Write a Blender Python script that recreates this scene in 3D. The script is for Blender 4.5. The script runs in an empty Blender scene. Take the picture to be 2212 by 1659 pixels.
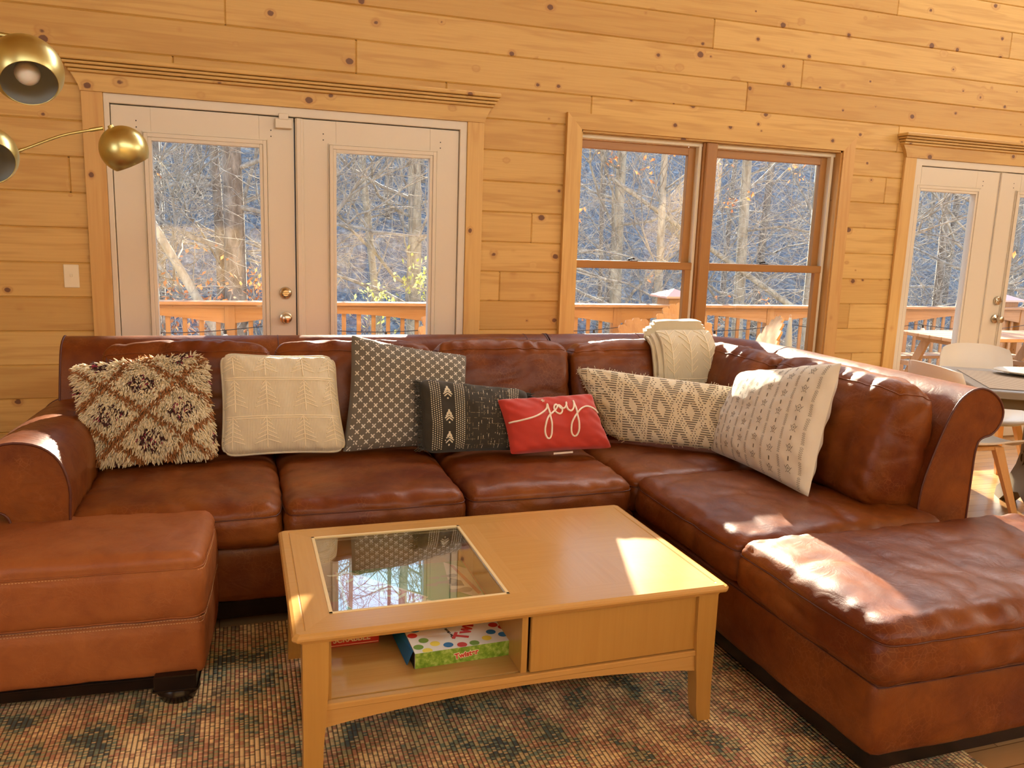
import bpy, math, random
import numpy as np
from mathutils import Vector, Matrix, noise, geometry
random.seed(7)
S = bpy.context.scene
COL = S.collection
PI = math.pi

# ------------------------------------------------------------------ camera
f_px, CX, CD, CZ, YAW, PITCH, ROLL = 1748.09, -0.3047, 4.7477, 1.4287, 0.3265, 0.1756, 0.0336
cy, sy, cp, sp, cr, sr = math.cos(YAW), math.sin(YAW), math.cos(PITCH), math.sin(PITCH), math.cos(ROLL), math.sin(ROLL)
fwd = Vector((sy * cp, cy * cp, -sp)); right = Vector((cy, -sy, 0)); up = right.cross(fwd)
r2 = cr * right + sr * up; u2 = -sr * right + cr * up
cam = bpy.data.cameras.new('camera'); camo = bpy.data.objects.new('camera', cam); COL.objects.link(camo)
M = Matrix.Identity(4)
for i in range(3):
    M[i][0], M[i][1], M[i][2] = r2[i], u2[i], -fwd[i]
M[0][3], M[1][3], M[2][3] = CX, -CD, CZ
camo.matrix_world = M
cam.sensor_width = 36.0; cam.lens = f_px / 2212 * 36; cam.clip_end = 300; cam.clip_start = .05
S.camera = camo

# ------------------------------------------------------------------ light
S.view_settings.view_transform = 'Standard'; S.view_settings.look = 'None'
S.view_settings.gamma = 1; S.view_settings.use_curve_mapping = False
S.view_settings.exposure = -0.06
S.cycles.max_bounces = 5; S.cycles.diffuse_bounces = 3; S.cycles.glossy_bounces = 2
S.cycles.use_adaptive_sampling = True; S.cycles.adaptive_threshold = .12; S.cycles.use_denoising = True
S.cycles.transmission_bounces = 4; S.cycles.transparent_max_bounces = 8
S.cycles.caustics_reflective = False; S.cycles.caustics_refractive = False
S.cycles.sample_clamp_indirect = 6

W = bpy.data.worlds.new('sky'); S.world = W; W.use_nodes = True
wn = W.node_tree; wn.nodes.clear()
def wN(t, **k):
    n = wn.nodes.new(t)
    for a, b in k.items(): setattr(n, a, b)
    return n
tc = wN('ShaderNodeTexCoord'); sx = wN('ShaderNodeSeparateXYZ'); wn.links.new(tc.outputs['Generated'], sx.inputs[0])
rp = wN('ShaderNodeValToRGB'); wn.links.new(sx.outputs['Z'], rp.inputs[0])
rp.color_ramp.elements[0].position = 0.0; rp.color_ramp.elements[0].color = (.90, .95, 1, 1)
rp.color_ramp.elements[1].position = 0.75; rp.color_ramp.elements[1].color = (.30, .50, .88, 1)
e = rp.color_ramp.elements.new(.3); e.color = (.60, .79, 1, 1)
bg = wN('ShaderNodeBackground'); bg.inputs[1].default_value = 3.4; wn.links.new(rp.outputs[0], bg.inputs[0])
wo = wN('ShaderNodeOutputWorld'); wn.links.new(bg.outputs[0], wo.inputs[0])

SUN_DIR = Vector((-.34, -1, -.385)).normalized()
sl = bpy.data.lights.new('sun', 'SUN'); sl.energy = 46; sl.angle = math.radians(.55); sl.color = (1, .86, .66)
so = bpy.data.objects.new('sun', sl); COL.objects.link(so); so.location = (8, 20, 12)
so.rotation_euler = SUN_DIR.to_track_quat('-Z', 'Y').to_euler()

def area(name, loc, direction, sx_, sy_, energy, color):
    l = bpy.data.lights.new(name, 'AREA'); l.shape = 'RECTANGLE'; l.size = sx_; l.size_y = sy_; l.energy = energy; l.color = color
    o = bpy.data.objects.new(name, l); COL.objects.link(o); o.location = loc
    o.rotation_euler = Vector(direction).to_track_quat('-Z', 'Y').to_euler(); return o
# added fill lamps, set at unseen wall openings to brighten the room
area('fill_light_near', (2.7, -8.56, 4.0), (0, 1, -.1), 9.6, 1.5, 145, (1, .80, .42))
area('fill_light_left', (-3.36, -5.2, 1.9), (1, .1, 0), 2.3, 1.5, 22, (1, .78, .52))  # added weak fill from the left
area('fill_light_right', (8.76, -4.6, 3.5), (-1, 0, -.25), 4.6, 1.3, 110, (1, .76, .42))  # added fill from the right, kept high to stay out of glass reflections
area('fill_light_upper', (3.6, -.06, 4.25), (-.1, -1, -.75), 5.4, .95, 230, (.95, .93, .92))  # added fill above the doors, lightens upward faces and leaves fronts dark

# ------------------------------------------------------------------ node helper
def lin(r, g, b):
    f = lambda c: (c / 255 / 12.92) if c / 255 <= .04045 else ((c / 255 + .055) / 1.055) ** 2.4
    return (f(r), f(g), f(b), 1)
class NT:
    def __init__(s, name):
        s.m = bpy.data.materials.new(name); s.m.use_nodes = True; s.t = s.m.node_tree; s.t.nodes.clear()
    def n(s, t, *ins, **kw):
        nd = s.t.nodes.new('ShaderNode' + t)
        for a, b in kw.items():
            if a[0] != '_': setattr(nd, a, b)
        for i, v in enumerate(ins):
            if v is not None: s.put(nd, i, v)
        for a, b in kw.items():
            if a[0] == '_': s.put(nd, a[1:].replace('_', ' '), b)
        return nd
    def put(s, nd, key, v):
        sk = nd.inputs[key]
        if hasattr(v, 'is_output'): s.t.links.new(v, sk)
        elif hasattr(v, 'outputs'): s.t.links.new(v.outputs[0], sk)
        else: sk.default_value = v
    def math(s, op, a, b=None, c=None, clamp=False):
        nd = s.t.nodes.new('ShaderNodeMath'); nd.operation = op; nd.use_clamp = clamp
        for i, v in enumerate((a, b, c)):
            if v is not None: s.put(nd, i, v)
        return nd.outputs[0]
    def coord(s, kind='Object', scale=(1, 1, 1), loc=(0, 0, 0), rot=(0, 0, 0)):
        tc = s.t.nodes.new('ShaderNodeTexCoord'); mp = s.t.nodes.new('ShaderNodeMapping')
        mp.inputs['Scale'].default_value = scale; mp.inputs['Location'].default_value = loc; mp.inputs['Rotation'].default_value = rot
        s.t.links.new(tc.outputs[kind], mp.inputs[0]); return mp.outputs[0]
    def noise(s, vec, scale, detail=3, rough=.55, out='Fac', dist=0):
        nd = s.t.nodes.new('ShaderNodeTexNoise'); s.put(nd, 'Vector', vec)
        nd.inputs['Scale'].default_value = scale; nd.inputs['Detail'].default_value = detail; nd.inputs['Roughness'].default_value = rough; nd.inputs['Distortion'].default_value = dist
        return nd.outputs[out]
    def ramp(s, fac, stops, interp='LINEAR'):
        nd = s.t.nodes.new('ShaderNodeValToRGB'); s.put(nd, 0, fac); cr_ = nd.color_ramp; cr_.interpolation = interp
        while len(cr_.elements) < len(stops): cr_.elements.new(.5)
        for e_, (p, c) in zip(cr_.elements, stops):
            e_.position = p; e_.color = c if len(c) == 4 else (*c, 1)
        return nd.outputs[0]
    def mix(s, fac, a, b, mode='MIX'):
        nd = s.t.nodes.new('ShaderNodeMix'); nd.data_type = 'RGBA'; nd.blend_type = mode
        s.put(nd, 0, fac); s.put(nd, 6, a); s.put(nd, 7, b); return nd.outputs[2]
    def bsdf(s, color, rough=.5, bump=None, bstr=.3, bdist=.01, **kw):
        b = s.t.nodes.new('ShaderNodeBsdfPrincipled'); s.put(b, 'Base Color', color); s.put(b, 'Roughness', rough)
        for k, v in kw.items(): s.put(b, k.replace('_', ' '), v)
        if bump is not None:
            bp = s.t.nodes.new('ShaderNodeBump'); bp.inputs['Strength'].default_value = bstr; bp.inputs['Distance'].default_value = bdist
            s.put(bp, 'Height', bump); s.t.links.new(bp.outputs[0], b.inputs['Normal'])
        o = s.t.nodes.new('ShaderNodeOutputMaterial'); s.t.links.new(b.outputs[0], o.inputs[0]); s.b = b
        return s.m
def plain(name, col, rough=.5, **kw):
    t = NT(name); return t.bsdf(col if len(col) == 4 else (*col, 1), rough, **kw)

def pine(name, axis, light, dark, knots=1.0, tintv=.35, rough=.5, scale=1.0, figure=.36):
    """wood with grain along axis (0=x,1=y,2=z); per-plank colour attribute 'tint' shifts tone and figure"""
    t = NT(name)
    at = t.n('Attribute', attribute_name='tint')
    sep = t.n('SeparateColor', at.outputs['Color'])
    tcn = t.n('TexCoord')
    off = t.n('VectorMath', at.outputs['Color'], (37.0, 61.0, 23.0), operation='MULTIPLY')
    base = t.n('VectorMath', tcn.outputs['Object'], off.outputs[0], operation='ADD')
    sc = [9.0 * scale] * 3; sc[axis] = .75 * scale
    st = t.n('VectorMath', base.outputs[0], tuple(sc), operation='MULTIPLY').outputs[0]
    n1 = t.noise(st, 1.3, 3, .5)
    ks = [9.0] * 3; ks[axis] = 7.4
    kv = t.n('VectorMath', base.outputs[0], tuple(ks), operation='MULTIPLY').outputs[0]
    vo = t.n('TexVoronoi', kv, voronoi_dimensions='3D'); vo.inputs['Scale'].default_value = 1
    d = vo.outputs['Distance']; vc = t.n('SeparateColor', vo.outputs['Color'])
    size = t.math('MULTIPLY', t.math('MAXIMUM', t.math('SUBTRACT', vc.outputs[0], .20), 0), .19 * knots)
    dn = t.math('ADD', d, t.math('MULTIPLY', t.math('SUBTRACT', t.noise(kv, 9, 2), .5), .06))
    kn = t.n('MapRange', dn, size, t.math('ADD', size, .035), 1.0, 0.0); kn.interpolation_type = 'SMOOTHSTEP'
    knot = t.math('MULTIPLY', kn.outputs[0], t.math('GREATER_THAN', vc.outputs[0], .30 if knots > 0 else 2))
    halo = t.n('MapRange', d, size, t.math('ADD', t.math('MULTIPLY', size, 2.6), .03), 1.0, 0.0); halo.interpolation_type = 'SMOOTHSTEP'
    haloM = t.math('MULTIPLY', halo.outputs[0], t.math('GREATER_THAN', vc.outputs[0], .30 if knots > 0 else 2))
    ph = t.math('ADD', t.math('MULTIPLY', n1, 24.0), t.math('MULTIPLY', haloM, 5.0))
    ring = t.math('POWER', t.math('MULTIPLY_ADD', t.math('SINE', ph), .5, .5), 3.0)
    fine = [120.0] * 3; fine[axis] = 3.0
    fib = t.noise(t.n('VectorMath', base.outputs[0], tuple(fine), operation='MULTIPLY').outputs[0], 1.0, 2)
    c = t.mix(t.math('MULTIPLY_ADD', sep.outputs[0], tintv * 2, .5 - tintv, clamp=True), light, dark)
    mid = tuple(a * b for a, b in zip(dark[:3], (.80, .66, .50))) + (1,)
    c = t.mix(t.math('MULTIPLY', ring, figure), c, mid)
    c = t.mix(t.math('MULTIPLY', t.math('SUBTRACT', fib, .35, clamp=True), .55), c, mid)
    c = t.mix(t.math('MULTIPLY', haloM, .35), c, (.40, .17, .05, 1))
    c = t.mix(t.math('MULTIPLY', knot, .9), c, (.12, .04, .018, 1))
    return t.bsdf(c, rough)

PL, PD = (.71, .475, .165, 1), (.51, .295, .078, 1)
M_pine = pine('pine_tongue_and_groove', 0, PL, PD, 1.0)
M_pine_v = pine('pine_casing_vertical', 2, PL, (.60, .35, .12, 1), .8)
M_pine_y = pine('pine_ceiling', 1, PL, PD, .9)
M_sash = pine('stained_pine_sash', 2, (.42, .21, .06, 1), (.34, .155, .04, 1), 0.0, .2, .35, figure=.25)
M_sash_h = pine('stained_pine_sash_rail', 0, (.42, .21, .06, 1), (.34, .155, .04, 1), 0.0, .2, .35, figure=.25)
M_deck = pine('cedar_deck_wood', 0, (.46, .28, .15, 1), (.36, .20, .10, 1), .3, .3, .6)
M_deck_v = pine('cedar_deck_upright', 2, (.44, .27, .14, 1), (.34, .19, .10, 1), .3, .3, .6)
M_adir = pine('adirondack_wood', 2, (.50, .29, .11, 1), (.40, .21, .08, 1), .2, .3, .5)
M_maple = pine('maple_veneer', 0, (.57, .32, .095, 1), (.49, .25, .065, 1), 0.0, .3, .20, figure=.10)
M_maple_v = pine('maple_leg', 2, (.50, .265, .060, 1), (.43, .215, .045, 1), 0.0, .3, .34, figure=.12)
M_floor = None
def floor_mat():
    t = NT('oak_strip_floor'); v = t.coord('Object')
    br = t.n('TexBrick', v, (.62, .36, .16, 1), (.50, .27, .11, 1), (.16, .07, .03, 1))
    br.offset = .37
    for k, x in (('Scale', 1.0), ('Mortar Size', .0016), ('Brick Width', 1.1), ('Row Height', .083), ('Bias', 0)): br.inputs[k].default_value = x
    st = t.n('VectorMath', v, (1.6, 26, 26), operation='MULTIPLY').outputs[0]
    g = t.noise(st, 1.6, 4, .6)
    c = t.mix(t.math('MULTIPLY', g, .45), br.outputs[0], (.34, .16, .06, 1))
    return t.bsdf(c, .22, bump=br.outputs['Fac'], bstr=.2, bdist=-.002)
M_floor = floor_mat()

def leather(name, a, b, dark, rough=.40):
    t = NT(name); v = t.coord('Object')
    n1 = t.noise(v, 3.2, 4, .6); n2 = t.noise(v, 14, 3, .6, dist=.6)
    c = t.mix(t.ramp(n1, [(.34, (0, 0, 0)), (.66, (1, 1, 1))]), a, b)
    c = t.mix(t.math('MULTIPLY', t.ramp(n2, [(.45, (0, 0, 0)), (.75, (1, 1, 1))]), .30), c, dark)
    vo = t.n('TexVoronoi', v, feature='DISTANCE_TO_EDGE'); vo.inputs['Scale'].default_value = 55
    vein = t.ramp(vo.outputs['Distance'], [(0, (1, 1, 1)), (.06, (0, 0, 0))])
    vm = t.math('MULTIPLY', vein, t.math('MULTIPLY', t.ramp(t.noise(v, 6, 2), [(.5, (0, 0, 0)), (.62, (1, 1, 1))]), .16))
    c = t.mix(vm, c, (.50, .22, .09, 1))
    gr = t.n('TexVoronoi', v); gr.inputs['Scale'].default_value = 420
    cre = t.n('TexNoise', t.n('VectorMath', v, (1, 1, 1.6), operation='MULTIPLY')); cre.inputs['Scale'].default_value = 11; cre.inputs['Detail'].default_value = 4; cre.inputs['Distortion'].default_value = 1.2
    h = t.math('ADD', t.math('MULTIPLY', gr.outputs['Distance'], .06), t.math('MULTIPLY', t.math('ABSOLUTE', t.math('SUBTRACT', cre.outputs[0], .5)), 1.1))
    rr = t.math('MULTIPLY_ADD', n2, .22, rough - .10)
    return t.bsdf(c, rr, bump=h, bstr=.25, bdist=.010, Specular_IOR_Level=.32)
M_lea = leather('brown_leather', (.22, .062, .009, 1), (.115, .021, .003, 1), (.04, .005, .0015, 1))
M_lea_o = leather('ottoman_leather', (.34, .112, .032, 1), (.26, .072, .018, 1), (.13, .030, .010, 1), .42)
M_pip = plain('leather_piping', (.085, .018, .008), .45)
M_stitch = plain('contrast_stitch', (.55, .30, .13), .6)
M_darkwood = plain('espresso_wood', (.010, .005, .004), .24, Specular_IOR_Level=.28)
M_white = plain('painted_door_white', (.70, .64, .54), .38)
M_brass = plain('brushed_brass', (.60, .56, .26), .32, Metallic=1.0)
M_lampin = plain('shade_lining_grey', (.42, .41, .38), .6)
M_bulb = plain('frosted_bulb', (.75, .70, .64), .35, Subsurface_Weight=.2)
M_nickel = plain('satin_nickel', (.55, .47, .36), .25, Metallic=1.0)
M_plate = plain('switch_plate_plastic', (.82, .76, .60), .4)
M_black = plain('black_plastic', (.012, .010, .010), .4)
M_track = plain('jamb_liner_vinyl', (.72, .66, .52), .5)
M_chair = plain('white_shell_plastic', (.78, .74, .66), .3)
M_beech = pine('beech_leg', 2, (.74, .42, .16, 1), (.68, .38, .14, 1), 0, .2, .4)
M_trestle = plain('dark_olive_oak', (.11, .075, .028), .5)
M_marble = plain('pale_marble', (.62, .58, .50), .3)

def glass_mat(name, tint=(1, 1, 1, 1), refl=1.0, dirt=0.0):
    t = NT(name)
    tr = t.n('BsdfTransparent', tint); gl = t.n('BsdfGlossy', (1, 1, 1, 1), .0)
    geo = t.n('NewGeometry'); dt_ = t.n('VectorMath', geo.outputs['Normal'], geo.outputs['Incoming'], operation='DOT_PRODUCT')
    c_ = t.math('SUBTRACT', 1, t.math('ABSOLUTE', dt_.outputs['Value']), clamp=True)
    fr = t.math('MULTIPLY_ADD', t.math('POWER', c_, 5), .96, .04)
    mx = t.n('MixShader', t.math('MULTIPLY', fr, refl, clamp=True), tr, gl)
    o = t.n('OutputMaterial', mx)
    return t.m
M_glass = glass_mat('window_glass', (.975, .985, .98, 1), .8)
M_tglass = glass_mat('table_glass', (.95, .975, .95, 1), 2.5)

# ------------------------------------------------------------------ mesh helpers
class MB:
    def __init__(s): s.v = []; s.f = []; s.mi = []; s.tint = []; s.uv = None; s.cur = (.5, .5, .5)
    def add(s, vs, fs, mi=0, tint=None):
        o = len(s.v); s.v.extend([tuple(p) for p in vs]); s.f.extend([tuple(i + o for i in f) for f in fs])
        s.mi.extend([mi] * len(fs)); s.tint.extend([tint or s.cur] * len(vs)); return s
    def rnd(s): s.cur = (random.random(), random.random(), random.random()); return s
    def box(s, a, b, bev=.0, mi=0, M=None, tint=None):
        x0, y0, z0 = [min(p, q) for p, q in zip(a, b)]; x1, y1, z1 = [max(p, q) for p, q in zip(a, b)]
        if bev <= 0:
            vs = [(x, y, z) for z in (z0, z1) for y in (y0, y1) for x in (x0, x1)]
            fs = [(0, 2, 3, 1), (4, 5, 7, 6), (0, 1, 5, 4), (2, 6, 7, 3), (0, 4, 6, 2), (1, 3, 7, 5)]
        else:
            bev = min(bev, (x1 - x0) / 2.01, (y1 - y0) / 2.01, (z1 - z0) / 2.01)
            c = []; idx = {}
            for ix in (0, 1):
                for iy in (0, 1):
                    for iz in (0, 1):
                        for ax in range(3):
                            p = [(x0, x1)[ix], (y0, y1)[iy], (z0, z1)[iz]]; s_ = (1 - 2 * ix, 1 - 2 * iy, 1 - 2 * iz)
                            for k in range(3):
                                if k != ax: p[k] += s_[k] * bev
                            idx[ix, iy, iz, ax] = len(c); c.append(tuple(p))
            vs = c; fs = []
            cen = ((x0 + x1) / 2, (y0 + y1) / 2, (z0 + z1) / 2)
            def ff(l):
                P = [Vector(vs[i]) for i in l]; n = (P[1] - P[0]).cross(P[2] - P[0])
                m = sum(P, Vector()) / len(P) - Vector(cen)
                fs.append(tuple(l) if n.dot(m) > 0 else tuple(reversed(l)))
            for sgn in (0, 1):
                ff([idx[sgn, 0, 0, 0], idx[sgn, 1, 0, 0], idx[sgn, 1, 1, 0], idx[sgn, 0, 1, 0]])
                ff([idx[0, sgn, 0, 1], idx[1, sgn, 0, 1], idx[1, sgn, 1, 1], idx[0, sgn, 1, 1]])
                ff([idx[0, 0, sgn, 2], idx[1, 0, sgn, 2], idx[1, 1, sgn, 2], idx[0, 1, sgn, 2]])
            for i in (0, 1):
                for j in (0, 1):
                    ff([idx[0, i, j, 1], idx[1, i, j, 1], idx[1, i, j, 2], idx[0, i, j, 2]])
                    ff([idx[i, 0, j, 0], idx[i, 1, j, 0], idx[i, 1, j, 2], idx[i, 0, j, 2]])
                    ff([idx[i, j, 0, 0], idx[i, j, 1, 0], idx[i, j, 1, 1], idx[i, j, 0, 1]])
                    for k in (0, 1): ff([idx[i, j, k, 0], idx[i, j, k, 1], idx[i, j, k, 2]])
        if M is not None: vs = [tuple(M @ Vector(p)) for p in vs]
        return s.add(vs, fs, mi, tint)
    def tube(s, pts, r, n=8, mi=0, closed=False, caps=True, flat=1.0, tint=None):
        P = [Vector(p) for p in pts]; m = len(P)
        rs = r if hasattr(r, '__len__') else [r] * m
        vs = []; fs = []; prev = None
        for i in range(m):
            t = (P[(i + 1) % m] - P[i - 1]) if (closed or 0 < i < m - 1) else (P[min(i + 1, m - 1)] - P[max(i - 1, 0)])
            if t.length < 1e-9: t = Vector((0, 0, 1))
            t.normalize()
            if prev is None:
                a = Vector((0, 0, 1)) if abs(t.z) < .9 else Vector((1, 0, 0))
                u = t.cross(a).normalized()
            else:
                u = (prev - t * prev.dot(t))
                u = u.normalized() if u.length > 1e-6 else t.cross(Vector((0, 0, 1))).normalized()
            prev = u; w = t.cross(u)
            for k in range(n):
                a = 2 * PI * k / n; vs.append(P[i] + (u * math.cos(a) + w * math.sin(a) * flat) * rs[i])
        R_ = m if closed else m - 1
        for i in range(R_):
            for k in range(n):
                a = i * n + k; b = i * n + (k + 1) % n; c = ((i + 1) % m) * n + (k + 1) % n; d = ((i + 1) % m) * n + k
                fs.append((a, b, c, d))
        if caps and not closed: fs.append(tuple(reversed(range(n)))); fs.append(tuple((m - 1) * n + k for k in range(n)))
        return s.add(vs, fs, mi, tint)
    def lathe(s, prof, M=None, n=24, mi=0):
        """prof: (r,z) list; revolve about z"""
        vs = []; fs = []
        for r, z in prof:
            for k in range(n):
                a = 2 * PI * k / n; p = Vector((r * math.cos(a), r * math.sin(a), z)); vs.append(M @ p if M is not None else p)
        for i in range(len(prof) - 1):
            for k in range(n):
                fs.append((i * n + k, i * n + (k + 1) % n, (i + 1) * n + (k + 1) % n, (i + 1) * n + k))
        return s.add(vs, fs, mi)
    def prism(s, poly, d0, d1, plane='xz', mi=0, M=None, tint=None):
        """poly 2D; extruded along the remaining axis from d0 to d1"""
        def p3(a, b, d): return {'xz': (a, d, b), 'xy': (a, b, d), 'yz': (d, a, b)}[plane]
        n = len(poly); vs = [p3(a, b, d0) for a, b in poly] + [p3(a, b, d1) for a, b in poly]
        area_ = sum(poly[i][0] * poly[(i + 1) % n][1] - poly[(i + 1) % n][0] * poly[i][1] for i in range(n))
        flip = (area_ > 0) ^ (plane == 'xz') ^ (d1 < d0)
        tri = geometry.tessellate_polygon([[Vector((a, b, 0)) for a, b in poly]])
        fs = []
        for t_ in tri:
            A = [Vector((*poly[i], 0)) for i in t_]; pos = (A[1] - A[0]).cross(A[2] - A[0]).z > 0
            tt = t_ if pos == (area_ > 0) else t_[::-1]
            fs.append(tuple(reversed(tt)) if flip else tuple(tt)); fs.append(tuple(i + n for i in (tt if flip else reversed(tt))))
        for i in range(n):
            j = (i + 1) % n; q = (i, j, j + n, i + n); fs.append(q if flip else tuple(reversed(q)))
        if M is not None: vs = [tuple(M @ Vector(p)) for p in vs]
        return s.add(vs, fs, mi, tint)
    def xf(s, M):
        s.v = [tuple(M @ Vector(p)) for p in s.v]; return s
    def build(s, name, mats, parent=None, smooth=False, sharp=None, fix=False):
        me = bpy.data.meshes.new(name); me.from_pydata(s.v, [], s.f)
        if not isinstance(mats, (list, tuple)): mats = [mats]
        for m_ in mats: me.materials.append(m_)
        me.polygons.foreach_set('material_index', s.mi)
        ca = me.color_attributes.new('tint', 'FLOAT_COLOR', 'POINT')
        arr = np.ones((len(s.v), 4), np.float32)
        arr[:, :3] = np.array(s.tint, np.float32).reshape(-1, 3); ca.data.foreach_set('color', arr.ravel())
        if s.uv is not None:
            ul = me.uv_layers.new(name='UVMap'); vi = np.empty(len(me.loops), np.int32); me.loops.foreach_get('vertex_index', vi)
            U = np.array(s.uv, np.float32)[vi]; ul.data.foreach_set('uv', U.ravel())
        me.validate()
        if smooth:
            me.polygons.foreach_set('use_smooth', [True] * len(me.polygons))
            if sharp: me.set_sharp_from_angle(angle=math.radians(sharp))
        me.update()
        if fix:
            import bmesh
            bm = bmesh.new(); bm.from_mesh(me); bmesh.ops.recalc_face_normals(bm, faces=bm.faces); bm.to_mesh(me); bm.free()
        o = bpy.data.objects.new(name, me); COL.objects.link(o)
        if parent is not None: o.parent = parent
        return o

def tag(o, label=None, cat=None, group=None, kind=None):
    if label: o['label'] = label
    if cat: o['category'] = cat
    if group: o['group'] = group
    if kind: o['kind'] = kind
    return o
def thing(name, label, cat, loc=(0, 0, 0), rotz=0, group=None):
    o = bpy.data.objects.new(name, None); COL.objects.link(o); o.location = loc; o.rotation_euler = (0, 0, rotz); o.empty_display_size = .1
    return tag(o, label, cat, group)
def keep(root):
    """children were modelled in world space: move them into the root's frame"""
    bpy.context.view_layer.update()
    Mi = root.matrix_world.inverted()
    for c in root.children: c.matrix_parent_inverse = Mi
    return root
def copy_tree(o, parent=None):
    c = o.copy(); COL.objects.link(c); c.parent = parent
    for ch in o.children: copy_tree(ch, c)
    return c
def struct(o): o['kind'] = 'structure'; return o
def rot(ax, d): return Matrix.Rotation(math.radians(d), 4, ax)
def T(*a): return Matrix.Translation(Vector(a))
def smooth01(x): x = max(0, min(1, x)); return x * x * (3 - 2 * x)
# ================================================================== SETTING
XL, XR, YN, ZC = -3.2, 8.6, -8.4, 5.0
Z0, PP = 1.9513, .1783
OPEN = [(-.96, .99, -.02, 2.10), (1.665, 3.645, .42, 2.125), (4.25, 6.15, -.02, 2.10), (.8, 6.4, 3.74, 4.80)]
JOINTS = {-4: [-.345, 3.256, 6.1], -3: [.332, 2.845, 5.6], -2: [-.607, .845, 1.754, 4.101], -5: [-1.9, 2.568, 6.9], -7: [-.9, 3.978, 1.6],
          -6: [.7, 5.018, -2.2], 0: [4.039, -2.2], 5: [3.838, -1.9], 1: [-1.116, 6.6], 2: [1.395, -2.4], 4: [1.2, -2.0], 7: [3.9], 8: [1.3]}
TONE = {(-5, 1): .95, (-4, 0): .35, (-3, 2): .85, (-7, 1): .9, (-3, 1): .45}
def plank_wall():
    b = MB(); k = -17
    while True:
        zt = Z0 - PP * k; zb = zt - PP
        if zt < 0: break
        js = sorted(JOINTS.get(k, [random.uniform(-2, 0), random.uniform(2, 4), random.uniform(6, 8)]))
        xs = [XL] + js + [XR]
        for i in range(len(xs) - 1):
            tn = (TONE.get((k, i), random.random() ** 1.5 * .8), random.random(), random.random())
            a, c = xs[i], xs[i + 1]
            segs = [(a, c, max(zb, 0), zt)]
            for (o0, o1, oz0, oz1) in OPEN:
                ns = []
                for (p, q, z_0, z_1) in segs:
                    if q <= o0 or p >= o1 or z_1 <= oz0 or z_0 >= oz1: ns.append((p, q, z_0, z_1)); continue
                    if p < o0: ns.append((p, o0, z_0, z_1))
                    if q > o1: ns.append((o1, q, z_0, z_1))
                    m0, m1 = max(p, o0), min(q, o1)
                    if z_1 > oz1: ns.append((m0, m1, oz1, z_1))
                    if z_0 < oz0: ns.append((m0, m1, z_0, oz0))
                segs = ns
            for (p, q, z_0, z_1) in segs:
                if q - p < .012 or z_1 - z_0 < .012: continue
                b.box((p, 0, z_0), (q, .16, z_1), .006, tint=tn)
        k += 1
    return b
struct(plank_wall().build('wall_far', M_pine))
b = MB()
for k in range(60):
    y = YN + k * .15
    if y > 0: break
b = MB(); b.box((XL - .3, YN - 6, -.12), (XR + .3, .16, 0))
struct(b.build('floor', M_floor))
def planks_side(name, x, sgn, holes):
    b = MB(); z = 0
    while z < ZC:
        tn = (random.random() * .6, random.random(), random.random()); segs = [(YN, 0, z, z + PP)]
        for (o0, o1, oz0, oz1) in holes:
            ns = []
            for (p, q, z_0, z_1) in segs:
                if q <= o0 or p >= o1 or z_1 <= oz0 or z_0 >= oz1: ns.append((p, q, z_0, z_1)); continue
                if p < o0: ns.append((p, o0, z_0, z_1))
                if q > o1: ns.append((o1, q, z_0, z_1))
                m0, m1 = max(p, o0), min(q, o1)
                if z_1 > oz1: ns.append((m0, m1, oz1, z_1))
                if z_0 < oz0: ns.append((m0, m1, z_0, oz0))
            segs = ns
        for (p, q, z_0, z_1) in segs: b.box((x, p, z_0), (x + sgn * .15, q, z_1), .004, tint=tn)
        z += PP
    return struct(b.build(name, M_pine_y))
planks_side('wall_left', XL, -1, [(-6.4, -4.0, 1.1, 2.7)])
planks_side('wall_right', XR, 1, [(-7.0, -2.2, 2.8, 4.2)])
b = MB(); z = 0
while z < ZC:
    for (p, q) in ([(XL, XR)] if not (3.2 < z + .09 < 4.8) else [(XL, -2.15), (7.55, XR)]):
        b.box((p, YN - .15, z), (q, YN, z + PP), .004, tint=(random.random() * .6, random.random(), random.random()))
    z += PP
struct(b.build('wall_near', M_pine))
b = MB()
x = XL
while x < XR: b.rnd().box((x, YN, ZC), (min(x + .18, XR), .16, ZC + .12), .004); x += .18
struct(b.build('ceiling', M_pine_y))

# ------------------------------------------------------------------ door casings with crown headers
def casing(name, xa, xb, crown=True):
    """xa, xb: inner edges of the side boards"""
    b = MB()
    b.rnd().box((xa - .10, -.022, 0), (xa, 0.0, 2.10), .002); b.rnd().box((xb, -.022, 0), (xb + .10, 0.0, 2.10), .002)
    # header board with flared (cove) ends
    fl = [(0, 2.098), (.008, 2.125), (.020, 2.150), (.036, 2.175), (.042, 2.185)]
    L_ = xa - .10; R_ = xb + .10
    poly = [(R_ + d, z) for d, z in fl] + [(L_ - d, z) for d, z in reversed(fl)]
    b.rnd(); b.prism(poly, -.030, 0, 'xz', mi=1)
    for i, (e_, z0, z1, d) in enumerate([(.048, 2.184, 2.199, .048), (.058, 2.201, 2.216, .064), (.068, 2.218, 2.232, .080)]):
        b.rnd(); b.box((L_ - e_, -d, z0), (R_ + e_, 0, z1), .003, mi=1)
    b.box((L_ - .076, -.098, 2.234), (R_ + .076, 0, 2.256), .004, mi=1)
    return struct(b.build(name, [M_pine_v, M_pine]))
casing('trim_1', -.942, .972)
casing('trim_3', 4.27, 6.13)
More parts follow.
